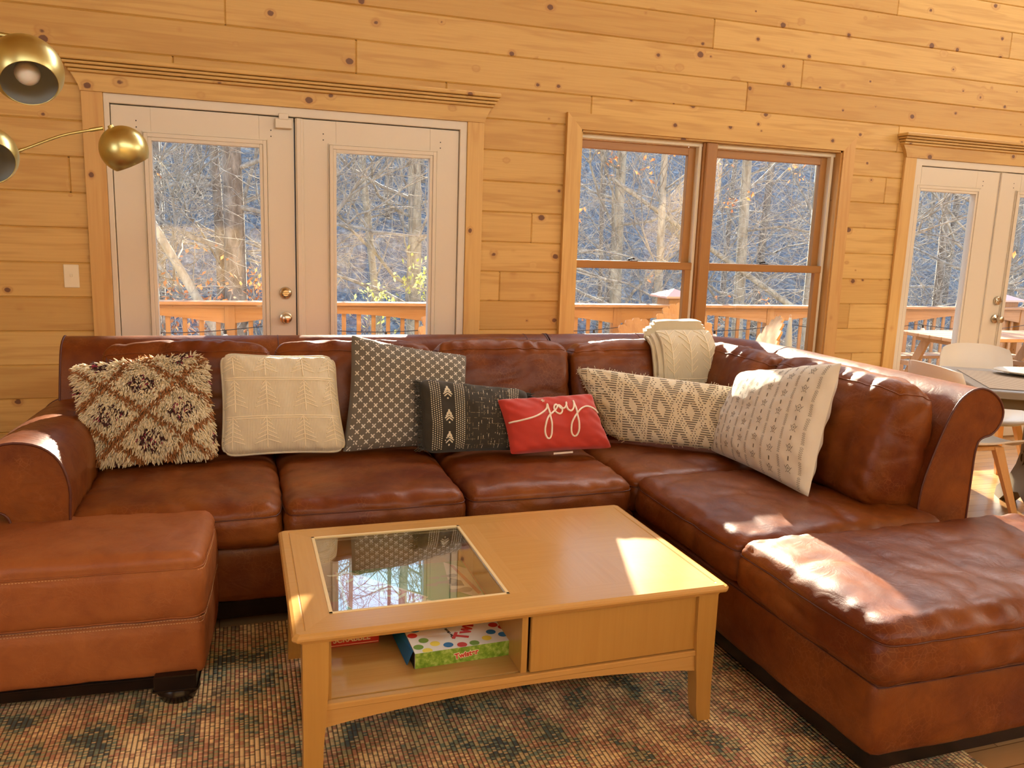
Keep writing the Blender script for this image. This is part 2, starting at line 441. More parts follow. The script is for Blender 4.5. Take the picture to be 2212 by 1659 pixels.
# window casing (mitred picture frame) with stool and extension jambs
def frame_trim(name, x0, x1, z0, z1, w):
    b = MB()
    for pl, mi in (([(x0, z0), (x0, z1), (x0 - w, z1 + w), (x0 - w, z0 - w)], 0), ([(x1, z1), (x1, z0), (x1 + w, z0 - w), (x1 + w, z1 + w)], 0),
                   ([(x0, z1), (x1, z1), (x1 + w, z1 + w), (x0 - w, z1 + w)], 1), ([(x1, z0), (x0, z0), (x0 - w, z0 - w), (x1 + w, z0 - w)], 1)):
        b.rnd(); b.prism(pl, -.034, 0, 'xz', mi=mi)
    for (a, c) in (((x0 - .003, -.02, z0), (x0 + .012, .12, z1)), ((x1 - .012, -.02, z0), (x1 + .003, .12, z1))): b.rnd().box(a, c, 0, 0)
    b.rnd().box((x0, -.02, z1 - .012), (x1, .12, z1 + .003), 0, 1); b.rnd().box((x0, -.02, z0 - .003), (x1, .12, z0 + .015), 0, 1)
    return struct(b.build(name, [M_pine_v, M_pine]))
frame_trim('trim_2', 1.685, 3.625, .44, 2.105, .095)

# ------------------------------------------------------------------ french doors
def lockset(parent, x, z, lever=False, knob_out=.055):
    Mx = T(x, -.008, z + .14) @ rot('X', 90)
    b = MB(); b.lathe([(0, .022), (.016, .022), (.020, .016), (.030, .012), (.034, .004), (.034, -.002)], Mx, 24)
    b.box((x - .020, -.036, z + .134), (x + .020, -.026, z + .146), .003, M=None)
    b.build('deadbolt', M_nickel, parent, True, 40)
    Mx = T(x, -.008, z) @ rot('X', 90)
    b = MB(); b.lathe([(0, knob_out + .012), (.012, knob_out + .012), (.024, knob_out + .006), (.028, knob_out - .006), (.024, knob_out - .018), (.012, knob_out - .028), (.011, .012), (.022, .008), (.033, .004), (.034, -.002)], Mx, 24)
    b.build('door_knob', M_nickel, parent, True, 40)
def door(name, x0, x1, gx0, gx1, lock=None):
    z0, z1, g0, g1 = .015, 2.045, .28, 1.878
    b = MB(); y0, y1 = .0, .045
    b.box((x0, y0, z0), (gx0, y1, z1), .002); b.box((gx1, y0, z0), (x1, y1, z1), .002)
    b.box((gx0, y0, g1), (gx1, y1, z1), 0); b.box((gx0, y0, z0), (gx1, y1, g0), 0)
    # raised moulding round the glass: two steps
    for off, w, d in ((.0, .018, .010), (.018, .020, .016), (.040, .006, .008)):
        a0, a1, c0, c1 = gx0 - off, gx1 + off, g0 - off, g1 + off
        b.box((a0 - w, -d, c0 - w), (a0, 0, c1 + w), .002); b.box((a1, -d, c0 - w), (a1 + w, 0, c1 + w), .002)
        b.box((a0, -d * .98, c1), (a1, 0, c1 + w), 0); b.box((a0, -d * .98, c0 - w), (a1, 0, c0), 0)
    for sx_ in (gx0 - .07, gx1 + .062):
        for dz in (.060, .092): b.box((sx_ - .003, -.0012, g1 + dz), (sx_ + .003, 0, g1 + dz + .006), 0, 1)
    d = struct(b.build(name, [M_white, M_black]))
    g = MB(); g.box((gx0 - .005, .020, g0 - .005), (gx1 + .005, .024, g1 + .005)); g.build('glass_pane', M_glass, d)
    if lock: lockset(d, lock, .955)
    return d
d1 = door('door_1', -.912, -.006, -.724, -.188, lock=-.062)
d2 = door('door_2', .030, .926, .222, .754)
b = MB(); b.box((-.002, .046, .02), (.034, .06, 2.045)); b.build('weather_strip', M_black, d2)
b = MB(); b.box((.0, -.014, .02), (.045, .0, 2.045), .004); b.box((.006, -.020, .02), (.030, -.012, 2.045), .003); b.build('astragal', M_white, d2)
b = MB(); b.box((-.105, -.030, 1.985), (-.015, -.004, 2.035), .003); b.box((-.085, -.034, 2.03), (-.035, -.004, 2.062), .002); b.build('alarm_contact', M_white, d1)
d3 = door('door_3', 4.335, 5.090, 4.345, 4.865)
d4 = door('door_4', 5.150, 5.99, 5.30, 5.86, lock=5.215)
b = MB(); b.box((5.085, -.014, .02), (5.150, .0, 2.045), .004); b.build('astragal', M_white, d3)
def door_jamb(name, xa, xb, wa, wb):
    b = MB()
    b.box((xa, -.014, 0), (xa + wa, .12, 2.10), .003); b.box((xb - wb, -.014, 0), (xb, .12, 2.10), .003)
    b.box((xa + wa, .046, 0), (xa + wa + .02, .07, 2.06), 0, 2); b.box((xb - wb - .02, .046, 0), (xb - wb, .07, 2.06), 0, 2); b.box((xa + wa, .046, 2.03), (xb - wb, .07, 2.062), 0, 2)
    b.box((xa, -.0138, 2.050), (xb, .12, 2.10), .003); b.box((xa, .0, -.01), (xb, .14, .014), .002, 1)
    # dark reveal behind the leaves
    return struct(b.build(name, [M_white, M_nickel, M_black]))
door_jamb('trim_4', -.942, .972, .027, .043); door_jamb('trim_5', 4.27, 6.13, .061, .136)

# ------------------------------------------------------------------ twin double-hung window
def window():
    x0, x1 = 1.697, 3.613; z0, z1 = .455, 2.093; MUL = (2.575, 2.655)
    b = MB()
    b.rnd().box((MUL[0], -.012, z0), (MUL[1], .11, z1), .006)
    b.rnd().box((MUL[0] - .012, .01, z0), (MUL[1] + .012, .11, z1), .004)
    w = struct(b.build('window_1', [M_sash]))
    for k, (a, c) in enumerate(((x0, MUL[0]), (MUL[1], x1))):
        # vinyl jamb liners at the right side and head
        j = MB(); j.box((c - .036, .028, z0), (c - .014, .075, z1 - .005), .003); j.box((a, .03, z1 - .028), (c, .075, z1), .003)
        j.build('jamb_liner', M_track, w)
        gl, gr = a - .008, c - .095
        up_ = MB(); s0, s1 = 1.305, z1 - .028
        gl_u, gr_u = a + .008 if k == 0 else a + .018, c - .088
        up_.rnd().box((a - .0, .070, s0), (gl_u, .108, s1), .003); up_.rnd().box((gr_u, .070, s0), (c - .030, .108, s1), .003)
        up_.rnd().box((gl_u, .070, 2.012), (gr_u, .108, s1), .003, 1); up_.rnd().box((gl_u, .070, s0 - .03), (gr_u, .108, s0 + .012), .003, 1)
        us = up_.build('upper_sash', [M_sash, M_sash_h], w)
        g = MB(); g.box((gl_u - .003, .086, s0), (gr_u + .003, .090, 2.015)); g.build('glass_pane', M_glass, us)
        lo = MB(); l1 = 1.322
        gl_l, gr_l = a + .022, c - .080
        lo.rnd().box((a, .030, z0), (gl_l, .068, l1), .003); lo.rnd().box((gr_l, .030, z0), (c - .030, .068, l1), .003)
        lo.rnd().box((a, .026, 1.272), (c - .030, .068, l1), .004, 1); lo.rnd().box((a, .030, z0), (c - .03, .068, z0 + .07), .003, 1)
        ls = lo.build('lower_sash', [M_sash, M_sash_h], w)
        g = MB(); g.box((gl_l - .003, .046, z0 + .06), (gr_l + .003, .050, 1.275)); g.build('glass_pane', M_glass, ls)
        m = (a + c) / 2 - .02
        lk = MB(); lk.box((m - .035, .036, l1), (m + .035, .062, l1 + .006), .002); lk.tube([(m - .03, .049, l1 + .010), (m, .049, l1 + .016), (m + .012, .042, l1 + .014)], .006, 6)
        lk.build('sash_lock', M_black, ls)
window()

b = MB()  # unseen upper window, added with its fill lamp to lighten the sofa tops
for x_ in (.8, 2.62, 4.50, 6.32): b.box((x_, .02, 3.74), (x_ + .08, .10, 4.80), .003)
b.box((.8, .02, 3.74), (6.4, .10, 3.80), .003, 1); b.box((.8, .02, 4.74), (6.4, .10, 4.80), .003, 1)
w2 = struct(b.build('added_upper_window', [M_sash, M_sash_h])); b = MB(); b.box((.85, .05, 3.78), (6.36, .054, 4.76)); b.build('glass_pane', M_glass, w2)
# light switch
sw = thing('light_switch', 'cream toggle light switch plate on the pine wall left of the door', 'light switch', (-1.135, 0, 1.17))
b = MB(); b.box((-.036, -.006, -.060), (.036, .0005, .060), .004); b.build('wall_plate', M_plate, sw)
b = MB(); b.box((-.005, -.016, -.004), (.005, -.006, .012), .002); b.build('toggle', M_plate, sw)
# ================================================================== UPHOLSTERY
def nz(x, y, z, s=1.0): return noise.noise(Vector((x * s, y * s, z * s)))
def soft_box(dims, n, r, crown=(.02, .01, .01), seam=.65, seed=0, wr=.004, deform=None, sag=0.0, lower=.0, pleat=.004):
    """puffy upholstered box centred on origin in xy, z from 0 to h. crown: bulge of top, +-y faces, +-x faces. returns (MB, rings)"""
    wx, wy, wz = dims; hx, hy, hz = wx / 2, wy / 2, wz / 2
    nx, ny, nz_ = n
    # denser sampling near the edges
    def ax(k, m, h, rr):
        t = k / m * 2 - 1; s_ = abs(t) ** .9 if False else abs(t)
        return math.copysign(s_, t) * h
    idx = {}; P = []
    def vid(i, j, k):
        if (i, j, k) not in idx:
            idx[i, j, k] = len(P); P.append((ax(i, nx, hx, r), ax(j, ny, hy, r), ax(k, nz_, hz, r)))
        return idx[i, j, k]
    F = []
    for i in range(nx):
        for j in range(ny):
            F.append((vid(i, j, nz_), vid(i + 1, j, nz_), vid(i + 1, j + 1, nz_), vid(i, j + 1, nz_)))
            F.append((vid(i, j, 0), vid(i, j + 1, 0), vid(i + 1, j + 1, 0), vid(i + 1, j, 0)))
    for k in range(nz_):
        for i in range(nx):
            F.append((vid(i, 0, k), vid(i + 1, 0, k), vid(i + 1, 0, k + 1), vid(i, 0, k + 1)))
            F.append((vid(i, ny, k), vid(i, ny, k + 1), vid(i + 1, ny, k + 1), vid(i + 1, ny, k)))
        for j in range(ny):
            F.append((vid(0, j, k), vid(0, j, k + 1), vid(0, j + 1, k + 1), vid(0, j + 1, k)))
            F.append((vid(nx, j, k), vid(nx, j + 1, k), vid(nx, j + 1, k + 1), vid(nx, j, k + 1)))
    rr = min(r, hx * .98, hy * .98, hz * .98); Q = []
    zs = seam * wz - hz
    for (x, y, z) in P:
        q = Vector((max(-hx + rr, min(hx - rr, x)), max(-hy + rr, min(hy - rr, y)), max(-hz + rr, min(hz - rr, z))))
        d = Vector((x, y, z)) - q
        nn = d.normalized() if d.length > 1e-7 else Vector((0, 0, 1 if z > 0 else -1))
        p = q + nn * rr
        u, v, w_ = p.x / hx, p.y / hy, p.z / hz
        cx_, cy_, cz_ = max(0, 1 - u * u), max(0, 1 - v * v), max(0, 1 - w_ * w_)
        top = max(0, nn.z)
        p.z += top * (crown[0] * (cx_ * cy_) ** .55 - sag * (cx_ * cy_) ** 2)
        p.y += nn.y * crown[1] * (cx_ * .7 + .3) * cz_ ** .6
        p.x += nn.x * crown[2] * (cy_ * .7 + .3) * cz_ ** .6
        # pinch at seam line on the sides
        side = 1 - abs(nn.z)
        ds = abs(p.z - zs)
        p -= Vector((nn.x, nn.y, 0)) * side * .007 * math.exp(-(ds / .012) ** 2)
        # wrinkles
        a, b_, c_ = p.x + seed * 3.1, p.y + seed * 1.7, p.z + seed
        rdg = 1 - abs(noise.noise(Vector((a * 5, b_ * 5, c_ * 7)))) * 2.2
        rdg2 = 1 - abs(noise.noise(Vector((a * 11 + 5, b_ * 6, c_ * 13)))) * 2.2
        amp = wr * (max(0, rdg) ** 2 * 1.3 + max(0, rdg2) ** 2 * .6 + 1.4 * noise.noise(Vector((a * 2.3, b_ * 2.3, c_ * 2.3))))
        edge = min(1, max(0, 1 - min(hx - abs(p.x), hy - abs(p.y)) / .12))
        al = a if abs(nn.y) > abs(nn.x) else b_
        amp += pleat * edge * (.25 + top) * math.sin(al * 55 + 6 * noise.noise(Vector((a * 4, b_ * 4, 0)))) * max(0, .4 + noise.noise(Vector((a * 6, b_ * 6, 3))))
        p -= nn * amp
        p.z += hz
        if deform: p = deform(p, nn)
        Q.append(p)
    mb = MB(); mb.add(Q, F)
    def ring(frac, out=.002):
        k = min(range(1, nz_), key=lambda kk: abs(kk / nz_ - frac)); L = []
        for i in range(nx): L.append(idx[i, 0, k])
        for j in range(ny): L.append(idx[nx, j, k])
        for i in range(nx, 0, -1): L.append(idx[i, ny, k])
        for j in range(ny, 0, -1): L.append(idx[0, j, k])
        pts = [Q[i] for i in L]
        c = sum(pts, Vector()) / len(pts)
        return [p + Vector((p.x - c.x, p.y - c.y, 0)).normalized() * out for p in pts]
    return mb, ring

def cushion(name, parent, M, dims, n, r, mat=None, seams=(.68,), pipr=.0024, pmat=None, **kw):
    mb, ring = soft_box(dims, n, r, seam=seams[0], **kw)
    rings = [ring(s_) for s_ in seams]
    mb.xf(M); o = mb.build(name, mat or M_lea, parent, True)
    for rg in rings:
        p = MB(); p.tube([M @ q for q in rg], pipr, 6, closed=True); p.build('piping', pmat or M_pip, o, True)
    return o

# ------------------------------------------------------------------ sectional sofa
sofa = thing('sectional_sofa', 'brown leather corner sectional sofa with rolled arm and chaise in front of the windows', 'sofa', (0, 0, 0))
def sweep(profile, path, name, parent, mat, cap=True, amp=.004, pip_ends=(True, True), seamrings=(), hscale=None):
    """profile (n,z) closed; n to the left-hand normal 'out' of path direction"""
    m = len(profile); mb = MB(); vs = []; N_ = len(path)
    rings = []
    for i, (x, y) in enumerate(path):
        a = path[max(i - 1, 0)]; c = path[min(i + 1, N_ - 1)]
        d = Vector((c[0] - a[0], c[1] - a[1], 0)).normalized(); o = Vector((-d.y, d.x, 0))
        rg = []
        for (n_, z) in profile:
            hs = hscale(i / (N_ - 1), z) if hscale else z
            w_ = amp * (noise.noise(Vector((x * 3 + n_, y * 3, hs * 6))) + .6 * (1 - 2 * abs(noise.noise(Vector((x * 9, y * 9, hs * 4))))))
            rg.append(Vector((x, y, hs)) + o * (n_ + w_ * (1 if n_ > 0 else -1)) + Vector((0, 0, w_ * .4)))
        rings.append(rg); vs += rg
    fs = []
    for i in range(N_ - 1):
        for k in range(m):
            fs.append((i * m + k, i * m + (k + 1) % m, (i + 1) * m + (k + 1) % m, (i + 1) * m + k))
    mb.add(vs, fs)
    tri = geometry.tessellate_polygon([[Vector((a, b, 0)) for a, b in profile]])
    if cap:
        mb.add(rings[0], [tuple(t_) for t_ in tri]); mb.add(rings[-1], [tuple(reversed(t_)) for t_ in tri])
    o = mb.build(name, mat, parent, True, 50)
    for e_, on in zip((0, -1), pip_ends):
        if on:
            p = MB(); p.tube(rings[e_], .0045, 6, closed=True); p.build('piping', M_pip, o, True)
    for i in seamrings:
        p = MB(); p.tube([q + Vector((0, 0, 0)) for q in rings[i]], .0022, 6, closed=True); p.build('seam', M_pip, o, True)
    return o
def refine(poly, k=3):
    """Catmull-Rom smooth closed profile"""
    out = []; n = len(poly)
    for i in range(n):
        p0, p1, p2, p3 = [Vector((*poly[(i + j - 1) % n], 0)) for j in range(4)]
        if (p2 - p1).length > .25: out.append(poly[i]); continue
        for q in range(k):
            t = q / k
            v = .5 * ((2 * p1) + (p2 - p0) * t + (2 * p0 - 5 * p1 + 4 * p2 - p3) * t * t + (3 * p1 - p0 - 3 * p2 + p3) * t ** 3)
            out.append((v.x, v.y))
    return out
def lp(a, b, m): return [(a[0] + (b[0] - a[0]) * i / m, a[1] + (b[1] - a[1]) * i / m) for i in range(m)]
BP = [(-.19, .12), (-.19, .14), (-.185, .45), (-.175, .58), (-.135, .71), (-.08, .85), (-.035, .915), (.03, .945), (.09, .935), (.14, .90), (.165, .85), (.155, .80), (.12, .765), (.075, .752), (.055, .72), (.05, .60), (.05, .14), (.05, .12)]
BPr = refine(BP, 3)
# main run back (seat is toward -y, so 'out' = +y : path runs left to right)
sweep(BPr, lp((-1.045, -.80), (1.215, -.80), 60) + [(1.215, -.80)], 'back_frame', sofa, M_lea, seamrings=(24, 57))
corner = [(2.25 - .42 + .42 * math.sin(a), -.80 - .42 + .42 * math.cos(a)) for a in [i / 18 * PI / 2 for i in range(19)]]
path2 = lp((1.228, -.80), (1.83, -.80), 16) + corner + lp((2.25, -1.22), (2.25, -2.5), 36)[1:] + [(2.25, -2.5)]
sweep(BPr, path2, 'back_frame', sofa, M_lea, seamrings=(14, 38))
# left rolled arm: out = -x ; path runs from back to front
AP = [(-.155, .12), (-.155, .30), (-.155, .50), (-.158, .60), (-.135, .685), (-.085, .735), (-.01, .752), (.065, .735), (.115, .685), (.13, .62), (.115, .565), (.07, .535), (.03, .52), (.012, .48), (.008, .40), (.008, .12)]
APr = refine([(-n_, z) for n_, z in AP][::-1], 3)
sweep(APr, lp((-1.0, -.86), (-1.0, -1.91), 34) + [(-1.0, -1.925)], 'arm', sofa, M_lea, hscale=lambda t, z: z - max(0, z - .5) / .25 * .055 * (1 - t))
# seat bases
def base(x0, x1, y0, y1, z0, z1, nx=30, ny=30, name='seat_base', seed=0):
    return cushion(name, sofa, T((x0 + x1) / 2, (y0 + y1) / 2, z0), (x1 - x0, y1 - y0, z1 - z0), (nx, ny, 12), .028, seams=(.94,), crown=(0, .010, .010), wr=.0025, seed=seed, pleat=0, pipr=.002)
base(-.86, 1.23, -1.875, -.95, .115, .345, 60, 10, seed=3)
base(1.235, 2.32, -3.235, -1.20, .105, .335, 30, 60, seed=5)
# dark plinth and feet
b = MB()
b.box((-.99, -1.85, .05), (2.2, -.80, .118), .004); b.box((1.262, -3.20, .05), (2.28, -1.0, .110), .004); b.build('plinth', M_darkwood, sofa)
def bun(parent, x, y, z0=0.012, h=.11, w=.05):
    b = MB(); b.box((x - w, y - w, z0 + h * .48), (x + w, y + w, z0 + h), .003); b.box((x - w - .004, y - w - .004, z0 + h * .50), (x + w + .004, y + w + .004, z0 + h * .56), .002)
    b.lathe([(0, z0), (w * .78, z0), (w * .86, z0 + .004), (w * .95, z0 + .016), (w * 1.08, z0 + .030), (w * 1.02, z0 + .046), (w * .9, z0 + .055)], T(x, y, 0), 20)
    b.build('foot', M_darkwood, parent, True, 35)
for fx, fy in ((1.345, -3.135), (2.2, -3.13), (-.93, -1.80), (-.93, -.86), (2.2, -.9), (1.33, -1.0)): bun(sofa, fx, fy, 0.0 if fx > 1.64 or fy > -1.84 else .012, .112)
# seat cushions (three main, corner, chaise inner, chaise end)
SC = dict(crown=(.028, .016, .010), wr=.0045, sag=.006)
def seat(x0, x1, y0, y1, zt, seed, nx=46, ny=46, r=.05, z0=.325, **kw):
    k = dict(SC); k.update(kw)
    return cushion('seat_cushion', sofa, T((x0 + x1) / 2, (y0 + y1) / 2, z0), (x1 - x0, y1 - y0, zt - z0), (nx, ny, 16), r, seams=(.74,), seed=seed, **k)
seat(-.862, -.181, -1.93, -1.02, .492, 1)
seat(-.177, .491, -1.93, -1.02, .492, 2)
seat(.495, 1.190, -1.925, -1.02, .490, 3)
seat(1.194, 2.08, -1.885, -1.0, .488, 4, nx=52)
seat(1.205, 2.10, -2.615, -1.875, .496, 5, nx=54, wr=.006)
def taper(p, nn): return Vector((p.x, p.y, p.z))
seat(1.20, 2.42, -3.275, -2.605, .500, 6, nx=70, r=.055, wr=.0055, pleat=.007, z0=.318)
# back cushions: local frame x = width, y = thickness (front = -y), z = height; leaned back
def backc(M, w, h, t, seed, **kw):
    k = dict(crown=(.030, .030, .008), wr=.006, pleat=.009); k.update(kw)
    def df(p, nn):
        f = p.z / h
        p = p.copy(); p.y = p.y * (1.0 - .32 * f * f); return p
    return cushion('back_cushion', sofa, M, (w, t, h), (48, 16, 44), .055, seams=(.95,), seed=seed, deform=df, pipr=.0018, pmat=M_lea, **k)
lean = rot('X', -9)
for i, (xa, xb) in enumerate(((-.855, -.182), (-.172, .527), (.537, 1.200))):
    backc(T((xa + xb) / 2, -1.155, .478) @ lean, xb - xa, .465, .20, 11 + i)
backc(T(1.585, -1.165, .478) @ lean, .74, .455, .20, 14)
sideM = lambda y, zr=0: T(1.945, y, .482) @ rot('Z', -90 + zr) @ lean
backc(sideM(-1.42), .58, .455, .20, 16, pleat=.014)
backc(T(.03, 0, 0) @ sideM(-2.095), .745, .465, .25, 15, crown=(.030, .045, .012), pleat=.014)
keep(sofa)

# ------------------------------------------------------------------ ottoman
ott = thing('ottoman', 'rectangular brown leather ottoman with contrast stitching, left of the coffee table', 'ottoman', (-.432, -2.300, 0), math.radians(-3.5))
OW, OD = .98, .48
Mo = T(-OW / 2, OD / 2, 0)
def ocush(name, z0, z1, grow, r, seams, seed, **kw):
    mb, ring = soft_box((OW + grow, OD + grow, z1 - z0), (60, 40, 14), r, seam=seams[0], seed=seed, **kw)
    rings = [ring(s_) for s_ in seams]; M_ = Mo @ T(0, 0, z0); mb.xf(M_); o = mb.build(name, M_lea_o, ott, True)
    for rg in rings:
        p = MB(); q = [M_ @ v_ for v_ in rg]; p.tube(q, .0022, 6, closed=True); p.build('piping', M_lea_o, o, True)
        # dashed contrast stitching under the seam
        s_ = MB(); acc = 0
        for i in range(len(q)):
            a = q[i]; c = q[(i + 1) % len(q)]; L_ = (c - a).length; m_ = max(1, round(L_ / .0085))
            for k in range(m_):
                p0 = a.lerp(c, (k + .15) / m_); p1 = a.lerp(c, (k + .75) / m_)
                cc = M_ @ Vector((0, 0, 0)); dn = Vector((0, 0, -.008)); ou = Vector((p0.x - cc.x, p0.y - cc.y, 0)).normalized() * .0012
                s_.tube([p0 + dn + ou, p1 + dn + ou], .0011, 4)
        s_.build('stitching', M_stitch, o)
    return o
ocush('base', .090, .285, -.004, .022, (.90,), 31, crown=(0, .008, .008), wr=.002, pleat=0)
ocush('top_cushion', .262, .484, .012, .040, (.80, .08), 32, crown=(.012, .006, .006), wr=.003, pleat=.001)
b = MB(); b.box((-OW + .03, .018, .050), (-.03, OD - .025, .102), .003); b.box((-OW + .03, .012, .082), (-.03, .02, .090), .002); b.build('plinth', M_darkwood, ott)
for fx in (-.085, -OW + .085):
    for fy in (.032, OD - .055): bun(ott, fx, fy, .012, .098, .060)

# ------------------------------------------------------------------ coffee table
TX0, TX1, TY0, TY1, TZ = -.205, 1.045, -2.835, -2.065, .450
ct = thing('coffee_table', 'light maple coffee table with glass panel in its top and open shelf', 'coffee table', (.42, -2.45, .012))
GX0, GX1, GY0, GY1 = -.104, .395, -2.726, -2.157
M_ma = {}
b = MB()
def strip(poly, tint): b.prism(poly, TZ - .010, TZ, 'xy', tint=tint)
IX0, IX1, IY0, IY1 = TX0 + .035, TX1 - .035, TY0 + .030, TY1 - .030
FX1 = .475
b.cur = (.35, .2, .4)
# outer moulded rim: profile swept round, made of stacked rounded slabs
rim = [(0.0, .425), (.010, .418), (.0, .418)]
def rrect(x0, x1, y0, y1, c):
    return [(x0 + c, y0), (x1 - c, y0), (x1, y0 + c), (x1, y1 - c), (x1 - c, y1), (x0 + c, y1), (x0, y1 - c), (x0, y0 + c)]
def ringprism(mb, o, i, z0, z1):
    n = len(o); vs = [(x, y, z0) for x, y in o] + [(x, y, z1) for x, y in o] + [(x, y, z0) for x, y in i] + [(x, y, z1) for x, y in i]; fs = []
    for k in range(n):
        j = (k + 1) % n; fs += [(k, j, j + n, k + n), (2 * n + k, 3 * n + k, 3 * n + j, 2 * n + j), (n + k, n + j, 3 * n + j, 3 * n + k), (k, 2 * n + k, 2 * n + j, j)]
    mb.add(vs, fs)
def loopsweep(mb, levels):
    """levels: list of (inset, z) swept round the table edge, closed cross-section"""
    rings = []
    for ins, z in levels: rings.append([(x, y, z) for x, y in rrect(TX0 + ins, TX1 - ins, TY0 + ins, TY1 - ins, max(.003, .012 - ins * .3))])
    n = 8; vs = [p for r_ in rings for p in r_]; fs = []; m = len(rings)
    for i in range(m):
        for k in range(n): fs.append((i * n + k, i * n + (k + 1) % n, ((i + 1) % m) * n + (k + 1) % n, ((i + 1) % m) * n + k))
    mb.add(vs, fs)
loopsweep(b, [(.036, .4485), (.034, .4478), (.030, .4500), (.012, .4500), (.004, .4465), (.0, .441), (.0, .436), (.003, .431), (.010, .4275), (.018, .4245), (.020, .418), (.036, .418)])
# mitred frame of flat boards, then right-hand veneer field of four triangles
def flat(poly, tint, mi=0): b.prism(poly, TZ - .016, TZ - .0006, 'xy', tint=tint, mi=mi)
flat([(IX0, IY0), (IX1, IY0), (IX1 - .07, GY0), (GX0, GY0)], (.30, .3, .2), 0)
flat([(IX0, IY1), (GX0, GY1), (IX1 - .07, GY1), (IX1, IY1)], (.42, .5, .7), 0)
flat([(IX0, IY0), (GX0, GY0), (GX0, GY1), (IX0, IY1)], (.2, .8, .3), 1)
flat([(IX1, IY0), (IX1, IY1), (IX1 - .07, GY1), (IX1 - .07, GY0)], (.5, .1, .9), 1)
flat([(GX1, GY0), (GX1 + .055, GY0), (GX1 + .055, GY1), (GX1, GY1)], (.25, .7, .5), 1)
qx0, qx1 = GX1 + .055, IX1 - .07; qc = ((qx0 + qx1) / 2, (GY0 + GY1) / 2)
flat([(qx0, GY0), (qx1, GY0), qc], (.60, .1, .2), 1); flat([(qx1, GY0), (qx1, GY1), qc], (.20, .4, .6), 0)
flat([(qx1, GY1), (qx0, GY1), qc], (.50, .7, .1), 1); flat([(qx0, GY1), (qx0, GY0), qc], (.30, .9, .8), 0)
top = b.build('tabletop', [M_maple, pine('maple_crossgrain', 1, (.59, .335, .105, 1), (.50, .26, .07, 1), 0, .3, .20, figure=.10)], ct)
b = MB(); bw = .010
for (p, q) in (((GX0, GY0, TZ - .005), (GX0 + bw, GY1, TZ + .001)), ((GX1 - bw, GY0, TZ - .005), (GX1, GY1, TZ + .001)), ((GX0, GY0, TZ - .005), (GX1, GY0 + bw, TZ + .001)), ((GX0, GY1 - bw, TZ - .005), (GX1, GY1, TZ + .001))): b.box(p, q, .001)
M_bead = plain('pale_bead', (.78, .60, .30), .35); b.build('glazing_bead', M_bead, ct)
b = MB(); b.box((GX0 + .008, GY0 + .008, TZ - .008), (GX1 - .008, GY1 - .008, TZ - .003)); b.build('glass_panel', M_tglass, ct)
# carcass
SZ = .238
b = MB()
b.rnd().box((TX0 + .05, TY0 + .06, SZ - .016), (TX1 - .05, TY1 - .06, SZ), .001)
b.build('shelf', M_maple, ct)
b = MB(); b.rnd().box((.412, TY0 + .045, SZ), (.430, TY1 - .06, .418), .001); b.build('divider', M_maple_v, ct)
b = MB(); b.rnd().box((TX0 + .085, TY0 + .05, SZ), (TX0 + .10, TY1 - .06, .418), .001); b.build('inner_side', M_maple_v, ct)
b = MB(); b.rnd().box((.437, TY0 + .036, SZ + .004), (.962, TY0 + .052, .417), .002); b.build('drawer_front', M_maple_v, ct)
b = MB(); b.rnd().box((TX0 + .08, TY1 - .052, SZ), (TX1 - .08, TY1 - .036, .418), .001); b.build('back_panel', M_maple, ct)
b = MB(); b.rnd().box((TX1 - .062, TY0 + .06, .20), (TX1 - .046, TY1 - .06, .418), .001); b.build('side_panel', M_maple, ct); b = MB(); b.rnd().box((TX0 + .046, TY0 + .06, .20), (TX0 + .062, TY1 - .06, .418), .001); b.build('side_panel', M_maple, ct)
def apron(y0, y1):
    b = MB(); xa, xb = TX0 + .08, TX1 - .08; N_ = 24
    arc = [(xa + (xb - xa) * i / N_, .172 + .036 * math.sin(PI * i / N_) ** .8) for i in range(N_ + 1)]
    b.prism([(xb, .222), (xa, .222)] + arc, y0, y1, 'xz', tint=(.4, .3, .3)); b.box((xa, y0 - .006, .222), (xb, y1, .240), .003)
    return b.build('apron', M_maple, ct)
apron(TY0 + .034, TY0 + .052); apron(TY1 - .052, TY1 - .034)
def leg(x, y, sx_, sy_):
    """x,y: outer corner; inner faces curve outward toward the foot"""
    b = MB(); prof = [(.418, .080), (.30, .078), (.20, .070), (.13, .062), (.07, .060), (.03, .056), (.012, .052)]
    vs = []; fs = []
    for z, w_ in prof:
        o = .004 if z > .1 else .004 - (.1 - z) * .03
        for (a, c) in ((0, 0), (1, 0), (1, 1), (0, 1)):
            ax = x + sx_ * (o + a * (w_ * .82)); ay = y + sy_ * (o + c * (w_ * .82)); vs.append((ax, ay, z))
    for i in range(len(prof) - 1):
        for k in range(4): fs.append((i * 4 + k, i * 4 + (k + 1) % 4, (i + 1) * 4 + (k + 1) % 4, (i + 1) * 4 + k))
    fs.append((0, 1, 2, 3)); fs.append(tuple(len(vs) - 4 + k for k in range(4)))
    b.rnd().add(vs, fs); b.build('leg', M_maple_v, ct, fix=True)
leg(TX0 + .022, TY0 + .018, 1, 1); leg(TX1 - .022, TY0 + .018, -1, 1); leg(TX0 + .022, TY1 - .018, 1, -1); leg(TX1 - .022, TY1 - .018, -1, -1)
keep(ct)

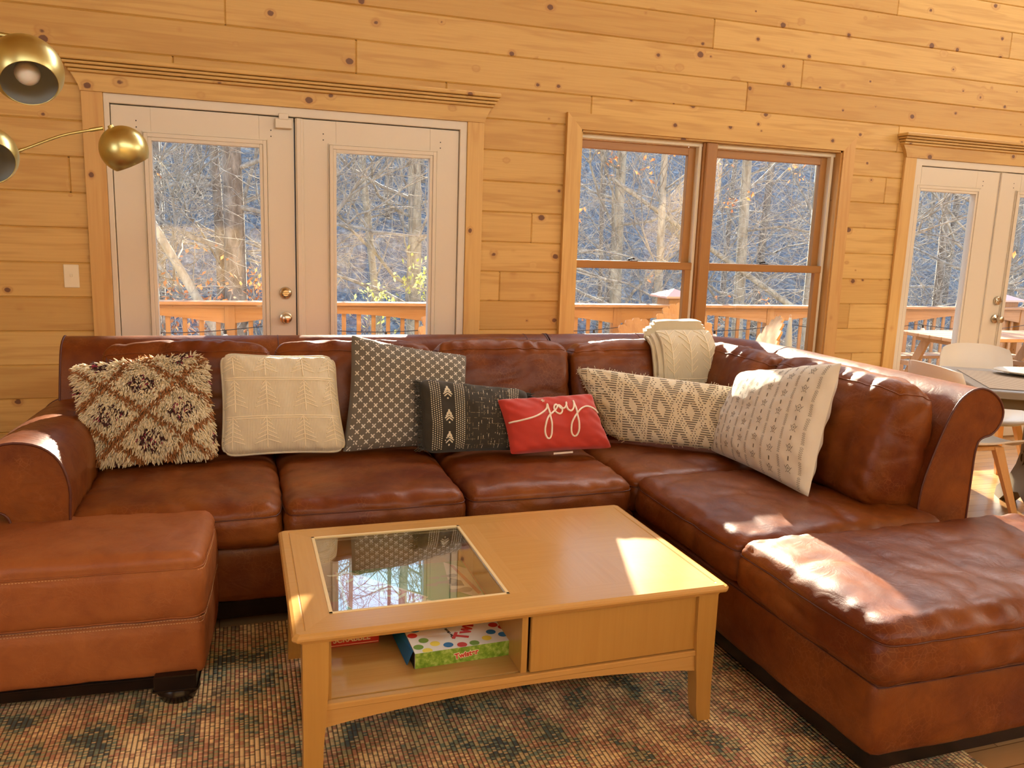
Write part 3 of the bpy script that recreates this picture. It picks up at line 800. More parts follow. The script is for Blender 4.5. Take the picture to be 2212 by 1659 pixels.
# ------------------------------------------------------------------ board games
def text_mesh(body, size, name, mat, parent, M, bold=.0, extr=.0006, shear=0, sx=1.0):
    cu = bpy.data.curves.new(name, 'FONT'); cu.body = body; cu.size = size; cu.align_x = 'CENTER'; cu.align_y = 'CENTER'; cu.extrude = extr; cu.offset = bold; cu.shear = shear
    tmp = bpy.data.objects.new('tmp', cu); COL.objects.link(tmp); bpy.context.view_layer.update()
    me = bpy.data.meshes.new_from_object(tmp.evaluated_get(bpy.context.evaluated_depsgraph_get())); bpy.data.objects.remove(tmp)
    me.transform(M @ Matrix.Diagonal((sx, 1, 1, 1))); me.materials.clear(); me.materials.append(mat)
    o = bpy.data.objects.new(name, me); COL.objects.link(o); o.parent = parent; return o
C_ = lambda n, *a: plain(n, lin(*a), .45)
c_white, c_green, c_lime, c_blue, c_red, c_yel = C_('card_white', 232, 226, 212), C_('card_green', 110, 150, 40), C_('card_lime', 128, 158, 52), C_('card_blue', 20, 110, 165), C_('card_red', 196, 40, 28), C_('card_yellow', 240, 215, 70)
c_cream, c_tan, c_blk, c_grey, c_mint = C_('card_cream', 240, 225, 190), C_('card_tan', 190, 150, 110), C_('card_black', 20, 18, 18), C_('card_pewter', 120, 112, 104), C_('card_meadow', 84, 150, 62)
def greenpaper():
    t = NT('mottled_green_card'); v = t.coord(); n_ = t.noise(v, 60, 3, .6)
    return t.bsdf(t.ramp(n_, [(.35, lin(96, 132, 30)), (.5, lin(125, 158, 48)), (.66, lin(170, 190, 96))]), .5)
def dotted(mb, x, y, z, r, mi, clip):
    x0, x1, y0, y1 = clip; pts = []
    for i in range(28):
        a = 2 * PI * i / 28; pts.append((max(x0, min(x1, x + r * math.cos(a))), max(y0, min(y1, y + r * math.sin(a))), z))
    mb.add(pts, [tuple(range(28))], mi)
tw = thing('party_game_box', 'white game box with coloured dots and green side on the coffee table shelf', 'board game', (.277, -2.60, SZ), math.radians(1.5))
bw_, bd_, bh_ = .292, .150, .046
b = MB(); b.box((-bw_ / 2, -.085, 0), (bw_ / 2, .20, bh_), .0008)
bx_ = b.build('carton', c_white, tw)
b = MB(); b.box((-bw_ / 2 + .001, -.0862, .0005), (bw_ / 2 - .001, -.0848, bh_ - .0005)); b.build('green_side', greenpaper(), tw)
b = MB(); b.add([(-bw_ / 2 - .0012, -.086, 0.0), (-bw_ / 2 - .0012, .20, 0), (-bw_ / 2 - .0012, .20, bh_), (-bw_ / 2 - .0012, -.086, bh_)], [(0, 1, 2, 3)]); b.build('opening_shade', c_blk, tw)  # black sheet over the end, paints the shade inside the open box
b = MB(); p = [(-bw_ / 2 - .002, -.070, bh_), (-bw_ / 2 - .002, .19, bh_), (-bw_ / 2 - .026, .19, .016), (-bw_ / 2 - .016, -.060, .001)]
b.add(p + [(x - .001, y, z) for x, y, z in p], [(0, 1, 2, 3), (7, 6, 5, 4), (0, 4, 5, 1), (1, 5, 6, 2), (2, 6, 7, 3), (3, 7, 4, 0)]); b.build('end_flap', c_blue, tw, fix=True)
b = MB(); cl = (-bw_ / 2, bw_ / 2, -.085, .2)
dots = [(-.128, -.052, 2), (-.105, -.018, 2), (-.078, -.045, 3), (-.108, -.078, 3), (-.043, -.062, 1), (-.005, -.072, 0), (.032, -.072, 2), (.075, -.054, 3), (.098, -.022, 1), (.118, .018, 0), (.128, -.046, 1), (.142, -.002, 0), (.133, .055, 2), (-.130, .018, 0), (-.115, .05, 1), (-.07, .085, 2)]
for x, y, c in dots: dotted(b, x, y, bh_ + .0004, .0145, c, cl)
b.build('printed_dots', [c_red, c_blue, c_green, c_yel], tw)
text_mesh('Twister', .062, 'title_lettering', c_red, tw, T(.045, .045, bh_ + .0008) @ rot('Z', 62), .002)
text_mesh('The classic', .014, 'small_print', c_blk, tw, T(-.022, .005, bh_ + .0006) @ rot('Z', 100))
Mt = T(0.004, -.0866, .0235) @ rot('Y', 0) @ rot('X', 90) @ rot('Z', 6)
text_mesh('Twister', .0225, 'side_lettering_outline', c_cream, tw, Mt, .0022, .0003)
text_mesh('Twister', .0225, 'side_lettering', c_red, tw, T(0, -.0007, 0) @ Mt, .0006, .0003)
sc = thing('word_game_box', 'dark red game box with white capitals lying at the left of the coffee table shelf', 'board game', (-.03, -2.40, SZ), 0)
b = MB(); b.box((-.068, -.11, 0), (.092, .12, .036), .001); b.build('carton', c_red, sc)
text_mesh('SCRABBLE', .024, 'side_lettering', c_cream, sc, T(.012, -.1106, .021) @ rot('X', 90), .0006, .0003)
b = MB(); b.box((-.066, -.1104, .004), (.09, -.110, .0055)); b.build('side_stripe', c_cream, sc)
# large game lying on two rails under the glass
mg = thing('property_game_box', 'green and red game box seen lying under the glass of the coffee table', 'board game', (.20, -2.40, .300), 0)
b = MB(); b.box((-.235, -.155, 0), (.20, .20, .040), .001); b.build('carton', c_red, mg)
b = MB(); b.box((-.23, -.150, .0402), (.195, .195, .0412)); b.build('meadow_print', greenpaper() if False else c_mint, mg)
b = MB(); b.prism([(-.19, -.125), (-.02, -.125), (.02, -.06), (-.19, .19), (-.23, .19), (-.23, -.06)], .0412, .0418, 'xy'); b.build('title_panel_border', c_cream, mg)
b = MB(); b.prism([(-.20, -.118), (-.03, -.118), (.008, -.06), (-.19, .17), (-.222, .17), (-.222, -.06)], .0418, .0424, 'xy'); b.build('title_panel', c_red, mg)
text_mesh('MONOPOLY', .085, 'title_lettering', c_cream, mg, T(-.085, .0, .0428) @ rot('Z', 128), .002)
b = MB(); b.prism([(.10, -.02), (.19, -.13), (.193, .12), (.13, .19)], .0412, .0416, 'xy', mi=0); b.prism([(.145, .16), (.155, .16), (.188, -.07), (.176, -.08), (.170, -.04)], .0416, .0420, 'xy', mi=1); b.prism([(.12, .06), (.15, .03), (.15, -.01), (.11, .0)], .0416, .042, 'xy', mi=2)
b.build('game_art', [c_white, c_red, c_blk], mg)
b = MB()
for (x, y, a, c) in ((.12, .075, .028, .013), (.10, .03, .034, .016), (.13, -.04, .038, .018), (.05, .02, .020, .012), (.07, .07, .018, .010)):
    b.add([(x + a * math.cos(i / 16 * 2 * PI), y + c * math.sin(i / 16 * 2 * PI) * (1 + .4 * math.sin(i)), .0425) for i in range(16)], [tuple(range(16))])
b.build('pewter_token_art', c_grey, mg)
for yy in (-2.56, -2.23):
    b = MB(); b.box((TX0 + .10, yy, .290), (.412, yy + .015, .300)); rl = b.build('support_rail', M_maple, ct); rl.matrix_parent_inverse = ct.matrix_world.inverted()
# ================================================================== THROW PILLOWS
class Pillow:
    def __init__(s, name, label, c, thick, group=None, pinch=.035, n=44, seed=0, cat='throw pillow', back=.6, rd=.022):
        s.rd = rd
        s.TL, s.TR, s.BR, s.BL = [Vector(p) for p in c]; s.T = thick; s.p = pinch; s.n = n; s.seed = seed; s.back = back
        s.root = thing(name, label, cat, (s.BL + s.BR) / 2, 0, group); s.name = name
        s.N = ((s.TR - s.TL) + (s.BR - s.BL)).cross((s.TL - s.BL) + (s.TR - s.BR)).normalized()
        s.w = ((s.TR - s.TL).length + (s.BR - s.BL).length) / 2; s.h = ((s.TL - s.BL).length + (s.TR - s.BR).length) / 2
    def mid(s, u, v):
        q = (s.BL * (1 - u) + s.BR * u) * (1 - v) + (s.TL * (1 - u) + s.TR * u) * v
        U = (s.BR - s.BL + s.TR - s.TL).normalized(); V = (s.TL - s.BL + s.TR - s.BR).normalized()
        pu = (4 * u * (1 - u)); pv = (4 * v * (1 - v)); a, b = 2 * u - 1, 2 * v - 1
        q = q - U * a * abs(a) * pv * s.p * s.w - V * b * abs(b) * pu * s.p * s.h
        k_ = (abs(a) * abs(b)) ** 10 * s.rd; q = q - U * k_ * (1 if a > 0 else -1) - V * k_ * (1 if b > 0 else -1)
        return q
    def th(s, u, v):
        a, b = abs(2 * u - 1), abs(2 * v - 1)
        return s.T * max(0, (1 - a ** 3.6)) ** .5 * max(0, (1 - b ** 3.6)) ** .5 * (1 - .12 * (a * a + b * b) / 2)
    def S(s, u, v, h=0.0, side=1):
        u = max(0, min(1, u)); v = max(0, min(1, v)); p = s.mid(u, v); t = s.th(u, v)
        w_ = noise.noise(Vector((u * 3 + s.seed, v * 3, side))) * .010 + (1 - 2 * abs(noise.noise(Vector((u * 6 + s.seed, v * 5, 4 + side))))) * .004
        # radial puckers running in from the corners and edges
        e_ = max(abs(2 * u - 1), abs(2 * v - 1)) ** 4
        w_ += .004 * e_ * math.sin((u + v * .7) * 42 + s.seed) * (t > .001)
        d = (t * (1 if side > 0 else s.back) + w_ * min(1, t / (.3 * s.T) if s.T else 0)) * side
        return p + s.N * (d + h * side)
    def body(s, mat, extra=(), stamps=None):
        n = s.n; b = MB(); U = []
        for side in (1, -1):
            vs = [s.S(i / n, j / n, 0, side) for j in range(n + 1) for i in range(n + 1)]
            fs = []
            for j in range(n):
                for i in range(n):
                    a = j * (n + 1) + i; q = (a, a + 1, a + n + 2, a + n + 1); fs.append(q if side > 0 else q[::-1])
            b.add(vs, fs); U += [(i / n * s.w * 2, j / n * s.h * 2) for j in range(n + 1) for i in range(n + 1)]
        if stamps:
            for poly, mi in stamps:
                b.add([s.S(u, v, .0009) for u, v in poly], [tuple(range(len(poly)))], mi); U += [(u * s.w * 2, v * s.h * 2) for u, v in poly]
        b.uv = U
        o = b.build('cover', [mat, *extra], s.root, True)
        e_ = [s.mid(i / 30, 0) for i in range(30)] + [s.mid(1, i / 30) for i in range(30)] + [s.mid(1 - i / 30, 1) for i in range(30)] + [s.mid(0, 1 - i / 30) for i in range(30)]
        s.edge = e_
        return o
    def done(s): keep(s.root); return s.root
def bar(u0, v0, u1, v1, w, asp=1.0):
    """thin quad in uv between two points; w in v units, asp = h/w of pillow"""
    dx, dy = (u1 - u0) / asp, (v1 - v0); L_ = math.hypot(dx, dy) or 1; nx_, ny_ = -dy / L_ * w / 2, dx / L_ * w / 2
    return [(u0 + nx_ * asp, v0 + ny_), (u0 - nx_ * asp, v0 - ny_), (u1 - nx_ * asp, v1 - ny_), (u1 + nx_ * asp, v1 + ny_)]
def cloth(name, col, rough=.85, weave=900, bstr=.25, vary=.12, sheen=.2):
    t = NT(name); v = t.coord('UV'); n_ = t.noise(v, 7, 3)
    c = t.mix(t.math('MULTIPLY', n_, vary * 2), col, tuple(x * .72 for x in col[:3]) + (1,))
    w1 = t.n('TexWave', v, wave_type='BANDS', bands_direction='X'); w1.inputs['Scale'].default_value = weave / 10
    w2 = t.n('TexWave', v, wave_type='BANDS', bands_direction='Y'); w2.inputs['Scale'].default_value = weave / 10
    h = t.math('ADD', w1.outputs['Fac'], w2.outputs['Fac'])
    return t.bsdf(c, rough, bump=h, bstr=bstr, bdist=.001, Sheen_Weight=sheen)

# 1 shaggy cream pillow
m_tuft_c, m_tuft_b, m_tuft_d, m_tuft_m = [plain(n_, c, .9) for n_, c in (('wool_cream', (.78, .66, .46)), ('wool_rust', (.36, .15, .05)), ('wool_aubergine', (.055, .012, .012)), ('wool_magenta', (.30, .03, .07)))]
P1 = Pillow('shag_throw_pillow', 'shaggy cream pillow with rust lattice and dark plum motifs, leaning beside the rolled left arm', [(-.935, -1.25, .885), (-.452, -1.25, .928), (-.407, -1.4, .541), (-.86, -1.4, .526)], .065, seed=1, pinch=.02)
P1.body(cloth('shag_backing', (.62, .50, .32, 1)))
b = MB(); rg = random.Random(3)
def shagcol(u, v):
    u += rg.gauss(0, .010); v += rg.gauss(0, .010)
    a = ((u - .5) / .56 + (v - .47) / .56); c = ((u - .5) / .56 - (v - .47) / .56)
    if min(abs(a - round(a)), abs(c - round(c))) < .065: return 1
    # diamond centres
    fa, fc = a - math.floor(a) - .5, c - math.floor(c) - .5
    dx, dy = (fa + fc) / 2, (fa - fc) / 2
    r_ = abs(dx) + abs(dy)
    if r_ < .24 and ((abs(dx) * 1.2 + dy * 1.0 + .5) * 9) % 1 < .46 and abs(dx) > .012: return 2 if rg.random() < .8 else 3
    return 0
for i in range(8200):
    u, v = rg.random(), rg.random(); side = 1
    if i > 7000: side = -1; (u, v) = rg.choice([(rg.random(), rg.uniform(.75, 1)), (rg.uniform(.8, 1), rg.random()), (rg.uniform(0, .15), rg.random())])
    elif i > 5900: (u, v) = rg.choice([(rg.random(), rg.uniform(.95, 1)), (rg.uniform(.96, 1), rg.random()), (rg.uniform(0, .04), rg.random()), (rg.random(), rg.uniform(0, .04))])
    p = P1.S(u, v, 0, side); ou = P1.mid(u, v) - P1.mid(.5, .5); ou = ou / (ou.length + 1e-6) * (max(abs(u - .5), abs(v - .5)) * 2) ** 4
    d = (P1.N * side * (1.0 - .5 * ou.length) + ou * .9 + Vector((rg.gauss(0, .35), rg.gauss(0, .2), -.55 + rg.gauss(0, .3)))).normalized()
    L_ = rg.uniform(.020, .034); r_ = rg.uniform(.0026, .0040)
    q1 = p + d * L_ * .55; d2 = (d + Vector((0, 0, -.5))).normalized(); q2 = q1 + d2 * L_ * .45
    b.tube([p, q1, q2], [r_, r_ * .95, r_ * .35], 4, mi=shagcol(u, v), caps=False)
pl_ = b.build('shag_pile', [m_tuft_c, m_tuft_b, m_tuft_d, m_tuft_m], P1.root, True); tag(pl_, kind='stuff'); P1.done()

# 2 cream cable-knit pillow
def knit(name, col, ribs):
    t = NT(name); v = t.coord('UV')
    w1 = t.n('TexWave', v, wave_type='BANDS', bands_direction='X'); w1.inputs['Scale'].default_value = ribs; w1.inputs['Distortion'].default_value = .4
    w2 = t.n('TexWave', v, wave_type='BANDS', bands_direction='Y'); w2.inputs['Scale'].default_value = ribs * 1.3
    h = t.math('MULTIPLY_ADD', w2.outputs['Fac'], .35, w1.outputs['Fac'])
    c = t.mix(t.math('MULTIPLY', w1.outputs['Fac'], .5), tuple(x * .72 for x in col[:3]) + (1,), col)
    return t.bsdf(c, .9, bump=h, bstr=.45, bdist=.002, Sheen_Weight=.3)
M_knit = knit('cream_knit', (.82, .71, .50, 1), 26)
P2 = Pillow('knit_throw_pillow', 'square cream knitted pillow with raised tree and cable pattern', [(-.392, -1.235, .932), (.075, -1.235, .915), (.105, -1.4, .526), (-.393, -1.4, .532)], .066, seed=5, pinch=.028)
P2.body(M_knit)
b = MB()
def stroke(P_, pts, r, mb, m_=10):
    L_ = []
    for (a, c), (d, e_) in zip(pts[:-1], pts[1:]):
        for k in range(m_): L_.append(P_.S(a + (d - a) * k / m_, c + (e_ - c) * k / m_, r * .3))
    L_.append(P_.S(*pts[-1], r * .3)); mb.tube(L_, r, 5)
for vv in (.335, .355, .715, .735): stroke(P2, [(.02, vv), (.25, vv), (.5, vv), (.75, vv), (.98, vv)], .0026, b)
for vb, col0 in ((.40, (.10, .37, .69, .93)), (.045, (.08, .36, .66, .92)), (.755, (.10, .37, .69, .93))):
    for uc in col0:
        hgt = .29 if vb < .7 else .19
        stroke(P2, [(uc, vb), (uc, vb + hgt)], .0028, b, 14)
        m_ = 6 if vb < .7 else 4
        for k in range(m_):
            y = vb + .04 + k * hgt / (m_ + .6); wd = .105 * (1 - k / (m_ + 1.5))
            for sg in (-1, 1):
                stroke(P2, [(uc, y + .045), (uc + sg * wd, y)], .0021, b, 6)
M_cable = plain('cream_cable_yarn', (.82, .71, .50), .9, Sheen_Weight=.3); b.build('raised_cables', M_cable, P2.root, True)
b = MB(); b.tube(P2.edge, .0055, 6, closed=True); b.build('edge_piping', M_knit, P2.root, True); P2.done()

# 3 grey pillow with white crosses
P3 = Pillow('patterned_throw_pillow', 'large grey pillow woven with rows of small white crosses', [(.146, -1.215, 1.005), (.665, -1.235, .910), (.650, -1.38, .52), (.085, -1.38, .52)], .075, seed=9, pinch=.03, n=50, rd=.006)
st = []; rows = 22; cols = 12
for j in range(rows):
    for i in range(cols):
        u = (i + .5 + (.5 if j % 2 else 0)) / cols; v = (j + .5) / rows
        if u > .99: continue
        a = .0165; asp = P3.h / P3.w; w_ = .0095
        for sg in (-1, 1): st.append((bar(u - a * asp, v - sg * a, u + a * asp, v + sg * a, w_, asp), 1))
P3.body(cloth('grey_weave', (.155, .135, .105, 1)), (cloth('white_cross_yarn', (.78, .74, .64, 1)),), st); P3.done()

# 4 black-brown fringed lumbar pillow
P4 = Pillow('fringed_lumbar_pillow', 'dark charcoal fringed lumbar pillow with cream woven arrows, overlapping the grey pillow', [(.405, -1.385, .838), (.915, -1.385, .772), (.86, -1.52, .528), (.405, -1.50, .528)], .055, seed=12, pinch=.02)
st = []; asp = P4.h / P4.w; rg = random.Random(5)
for u0, u1 in ((.085, .165), (.300, .375), (.80, .88)):
    m_ = 5
    for k in range(m_):
        for j in range(34):
            u = u0 + (u1 - u0) * k / (m_ - 1); v = .03 + j / 34 * .94 + (.014 if k % 2 else 0)
            st.append((bar(u, v, u, v + .014, .014, asp), 1))
for vc in (.16, .46, .80):
    uc = .235
    for k in range(4):
        y = vc + .055 - k * .030
        for sg in (-1, 1):
            w_ = .022 + .009 * k if k < 3 else .03
            st.append((bar(uc, y + .03, uc + sg * w_, y - .012, .016, asp), 1))
    st.append((bar(uc, vc - .085, uc, vc - .062, .02, asp), 1))
    st.append((bar(uc, vc + .06, uc, vc + .105, .026, asp), 1))
for k in range(16):
    u = .40 + k * .026 + rg.uniform(-.006, .006); y = .03
    while y < .96:
        l_ = rg.uniform(.01, .06)
        if rg.random() < .45: st.append((bar(u, y, u, min(.97, y + l_), .006, asp), 1 if rg.random() < .35 else 2))
        y += l_ + .012
for k in range(12):
    v = .08 + k * .075; u = .39
    while u < .78:
        l_ = rg.uniform(.01, .05)
        if rg.random() < .4: st.append((bar(u, v, u + l_, v, .006, asp), 2))
        u += l_ + .01
M_charc = cloth('charcoal_weave', (.030, .024, .014, 1), weave=700, bstr=.5)
P4.body(M_charc, (cloth('cream_embroidery', (.70, .63, .47, 1)), cloth('slub_thread', (.22, .18, .11, 1))), st)
b = MB()
for i in range(260):
    sgn = -1 if i % 2 else 1; v = rg.random(); u = 0 if sgn < 0 else 1
    p = P4.mid(u, v) + P4.N * rg.uniform(-.004, .006); U = (P4.TR - P4.TL).normalized() * sgn
    L_ = rg.uniform(.02, .042); a = (U + Vector((0, rg.gauss(0, .3), rg.gauss(0, .35)))).normalized(); c = (U * .5 + Vector((rg.gauss(0, .4), rg.gauss(-.1, .3), rg.gauss(-.3, .5)))).normalized()
    b.tube([p, p + a * L_ * .5, p + a * L_ * .5 + c * L_ * .5], [.0022, .002, .0012], 4, caps=False)
tag(b.build('fringe', M_charc, P4.root, True), kind='stuff'); P4.done()

# 5 red joy pillow
def velvet(name, col):
    t = NT(name); v = t.coord('UV'); n_ = t.noise(v, 5, 4, .6)
    c = t.mix(n_, col, tuple(x * .62 for x in col[:3]) + (1,)); return t.bsdf(c, .75, bump=t.noise(v, 140, 2), bstr=.1, bdist=.001, Sheen_Weight=.35)
P5 = Pillow('red_lumbar_pillow', 'small red velvet pillow embroidered with the word joy in white script', [(.735, -1.475, .752), (1.185, -1.475, .765), (1.24, -1.60, .538), (.765, -1.60, .532)], .050, seed=15, pinch=.025, rd=.006)
M_red = velvet('red_velvet', (.56, .030, .012, 1)); P5.body(M_red)
M_cord = plain('white_cord', (.84, .72, .60), .7)
def spline(pts, k=8):
    out = []; n = len(pts)
    for i in range(n - 1):
        p = [pts[max(i - 1, 0)], pts[i], pts[i + 1], pts[min(i + 2, n - 1)]]
        for q in range(k):
            t = q / k; f = lambda a, b_, c, d: .5 * (2 * b_ + (c - a) * t + (2 * a - 5 * b_ + 4 * c - d) * t * t + (3 * b_ - a - 3 * c + d) * t ** 3)
            out.append((f(p[0][0], p[1][0], p[2][0], p[3][0]), f(p[0][1], p[1][1], p[2][1], p[3][1])))
    out.append(pts[-1]); return out
b = MB()
j1 = [(.02, .56), (.10, .565), (.20, .585), (.30, .635), (.385, .72), (.435, .80), (.455, .89), (.452, .78), (.440, .60), (.425, .42), (.405, .27), (.375, .17), (.350, .175), (.340, .25), (.352, .38), (.385, .52), (.43, .63), (.48, .70), (.52, .76), (.548, .83), (.545, .87), (.525, .855), (.508, .79), (.515, .70), (.545, .66), (.575, .70), (.585, .78), (.572, .85), (.56, .83), (.575, .77), (.615, .78), (.645, .86), (.650, .90), (.638, .82), (.640, .74), (.665, .70), (.700, .76), (.728, .87), (.735, .93), (.728, .80), (.715, .60), (.700, .42), (.675, .27), (.640, .19), (.612, .205), (.605, .30), (.628, .44), (.675, .56), (.73, .66), (.78, .735), (.84, .775), (.90, .765), (.95, .72), (.985, .665)]
b.tube([P5.S(u, .05 + v * .86, .0012) for u, v in spline(j1, 7)], .0043, 6)
for k in range(6):
    a = k / 6 * 2 * PI; b.tube([P5.S(.425 + .004 * math.cos(a), .895 + .008 * math.sin(a), .001), P5.S(.425 + .019 * math.cos(a), .895 + .036 * math.sin(a), .001)], .0016, 5)
b.build('joy_lettering', M_cord, P5.root, True)
b = MB()
for u, v, dx in ((0, .47, -1), (1, .60, 1)):
    p = P5.mid(u, v) + Vector((dx * .006, -.004, 0)); b.tube([p, p + Vector((dx * .012, -.004, -.008)), p + Vector((dx * .015, -.006, -.022))], [.002, .006, .005], 8)
    q = p + Vector((dx * .015, -.006, -.020))
    for k in range(16):
        a = k / 16 * 2 * PI; b.tube([q + Vector((.004 * math.cos(a), .004 * math.sin(a), 0)), q + Vector((.011 * math.cos(a), .009 * math.sin(a), -.030))], .0018, 4)

b = MB(); b.prism([(.96, .526), (1.05, .528), (1.05, .536), (.96, .534)], -1.604, -1.602, 'xz'); b.build('care_tag', M_cord, P5.root); P5.done()

# 6 long geometric lumbar pillow
P6 = Pillow('long_lumbar_pillow', 'long cream lumbar pillow with tufted taupe diamond pattern across the sofa corner', [(1.195, -1.225, .852), (1.90, -1.62, .795), (1.80, -1.74, .525), (1.33, -1.375, .518)], .060, seed=21, pinch=.015, n=56)
st = []; asp = P6.h / P6.w; rg = random.Random(8)
NC, NR = 5.3, 1.12
for j in range(29):
    v = .02 + j * .0335
    i = 0; run = None; u = .01
    while u < .99:
        a = abs(((u * NC) % 1) - .5) * 2; c = abs(((v * NR - .06) % 1) - .5) * 2; d = min(a + c, 2 - a - c)
        on = (.30 < d < .74)
        if on and run is None: run = u
        if (not on or u > .985) and run is not None:
            if u - run > .006:
                mm = max(1, int((u - run) / .05))
                for q in range(mm): st.append((bar(run + (u - run) * q / mm + .001, v + rg.uniform(-.002, .002), run + (u - run) * (q + 1) / mm - .001, v + rg.uniform(-.002, .002), .0150, asp), 1))
            run = None
        if .84 < d < .95 and int(u * 400) % 4 == 0: st.append((bar(u, v - .007, u, v + .007, .016, asp), 1))
        u += .0035
for _ in range(60):
    st.append((bar(*(lambda a, c: (a, c, a + .006, c))(rg.random(), rg.random()), .01, asp), 1))
P6.body(cloth('lumbar_cream_cotton', (.78, .68, .49, 1), bstr=.35), (cloth('taupe_tufting', (.17, .135, .095, 1), bstr=.6),), st)
b = MB()
for i in range(420):
    t_ = rg.choice([(rg.random(), 1), (0, rg.random()), (0, rg.random()), (rg.random(), 0)]); p = P6.mid(*t_)
    b.tube([p, p + Vector((rg.gauss(0, .006), rg.gauss(-.002, .004), rg.gauss(.003, .006)))], .0012, 4, caps=False)
tag(b.build('frayed_edge', plain('frayed_yarn', (.62, .53, .40), .9), P6.root), kind='stuff'); P6.done()

# 7 white printed pillow on the right
P7 = Pillow('printed_throw_pillow', 'large off-white pillow printed with columns of small grey marks, rightmost on the sofa', [(1.865, -1.61, .872), (1.865, -2.255, 1.013), (1.705, -2.335, .512), (1.700, -1.665, .520)], .092, seed=30, pinch=.02, rd=.004, n=52, back=.55)
st = []; asp = P7.h / P7.w
def M_(poly): st.append((poly, 1))
for k in range(7):
    uc = .06 + k * .148
    for j in range(62):   # ladder columns
        v = .02 + j / 62 * .96
        for sg in (-1, 1):
            if j % 7 == 6: continue
            M_(bar(uc - .009, v, uc, v + sg * .006 + .003, .0024, asp)); M_(bar(uc + .009, v, uc, v - sg * .006 + .003, .0024, asp))
    uc += .074
    if uc > .98: continue
    for j in range(6):
        v = .09 + j * .155 + (.05 if k % 2 else 0)
        M_(bar(uc, v + .055, uc, v + .088, .013, asp))
        for (a, c, d, e_) in ((-.018, 0, 0, .022), (0, .022, .018, 0), (.018, 0, 0, -.022), (0, -.022, -.018, 0), (-.008, 0, .008, 0), (0, .008, 0, -.008), (-.018, 0, -.026, .012), (.018, 0, .026, .012), (-.01, -.018, -.02, -.026), (.01, -.018, .02, -.026)):
            M_(bar(uc + a * .95, v + c * 1.25, uc + d * .95, v + e_ * 1.25, .0045, asp))
P7.body(cloth('offwhite_linen', (.74, .68, .56, 1), weave=1200, bstr=.15), (plain('grey_print', (.21, .18, .135), .8),), st); P7.done()

# ------------------------------------------------------------------ knitted throw
tb = thing('throw_blanket', 'folded cream knitted throw with leaf pattern hanging over the sofa back corner', 'blanket', (1.86, -.95, .9))
M_knit2 = knit('throw_knit', (.80, .70, .50, 1), 36)
base_path = [(-.93, .955), (-.94, .962), (-.96, .968), (-.99, .972), (-1.03, .975), (-1.08, .974), (-1.13, .962), (-1.185, .93), (-1.215, .86), (-1.232, .79), (-1.245, .72)]
surf = {}
def ribbon(x0, x1, off, cut, skew, seed, mb, U, thick=.011, z1=None):
    pts = [Vector((0, y, z)) for y, z in base_path]; L = []
    sp = spline([(p.y, p.z) for p in pts], 5); m = len(sp); keepn = int(m * cut)
    sp = sp[:keepn]; n = 22; top = []; bot = []
    for i, (y, z) in enumerate(sp):
        a = sp[max(i - 1, 0)]; c = sp[min(i + 1, len(sp) - 1)]; d = Vector((0, c[0] - a[0], c[1] - a[1])).normalized(); o = Vector((0, d.z, -d.y)) * -1
        if o.z < -.2 and i < m * .5: o = -o
        if o.y > .2 and i > m * .6: o = -o
        for k in range(n + 1):
            t = k / n; x = x0 + (x1 - x0) * t + skew * i / m + .12 * max(0, 1 - i / m * 1.7)
            w_ = .006 * noise.noise(Vector((x * 7 + seed, i * .14, seed))) + .004 * noise.noise(Vector((x * 18, i * .3, seed)))
            e_ = -.006 * (abs(2 * t - 1) ** 8)
            droop = -.010 * math.sin(t * PI) * (i / m) ** 4 + .010 * noise.noise(Vector((x * 8, seed, 2))) * (i / m) ** 4
            p = Vector((x, y, z + droop)) + o * (off + w_ + e_)
            top.append(p + o * thick * .5); bot.append(p - o * thick * .5)
            surf[seed, i, k] = (p + o * thick * .5, o)
    s0 = len(mb.v); R = len(sp); vs = top + bot; fs = []; K = R * (n + 1)
    for i in range(R - 1):
        for k in range(n):
            a = i * (n + 1) + k; fs.append((a, a + 1, a + n + 2, a + n + 1)); fs.append((K + a, K + a + n + 1, K + a + n + 2, K + a + 1))
        a = i * (n + 1); fs.append((a, a + n + 1, K + a + n + 1, K + a)); a += n; fs.append((a, K + a, K + a + n + 1, a + n + 1))
    for k in range(n):
        fs.append((k, K + k, K + k + 1, k + 1)); a = (R - 1) * (n + 1) + k; fs.append((a, a + 1, K + a + 1, K + a))
    mb.add(vs, fs); U += [((x0 + (x1 - x0) * k / n) * 2, i * .028) for i in range(R) for k in range(n + 1)] * 2
    return R, n
b = MB(); U = []
ribbon(1.625, 1.965, .010, 1.0, .0, 1, b, U); ribbon(1.615, 1.955, .024, .985, .0, 2, b, U); ribbon(1.63, 1.965, .038, .99, .0, 3, b, U)
RR, nn_ = ribbon(1.655, 1.955, .054, .955, .0, 4, b, U, .013)
ribbon(1.67, 1.94, .068, .60, .0, 5, b, U, .014)
b.uv = U; tbk = b.build('knit_cloth', M_knit2, tb, True, 60)
b = MB()
def sstroke(pts, r):
    L = []
    for (i, k) in pts:
        i0, k0 = int(i), int(k); fi, fk = i - i0, k - k0
        g = lambda a, c: surf[4, min(a, RR - 1), min(c, nn_)]
        p = (g(i0, k0)[0] * (1 - fk) + g(i0, k0 + 1)[0] * fk) * (1 - fi) + (g(i0 + 1, k0)[0] * (1 - fk) + g(i0 + 1, k0 + 1)[0] * fk) * fi; L.append(p + g(i0, k0)[1] * .001)
    b.tube(L, r, 5)
for kc in (3.5, 11, 18.5):
    sstroke([(i, kc) for i in np.linspace(RR * .66, RR - 3, 14)], .003)
    for q in range(6):
        i0 = RR * .66 + q * 2.0
        for sg in (-1, 1): sstroke([(i0 + 2.2 * (1 - t), kc + sg * (3.4 - q * .2) * t) for t in np.linspace(0, 1, 8)], .0022)
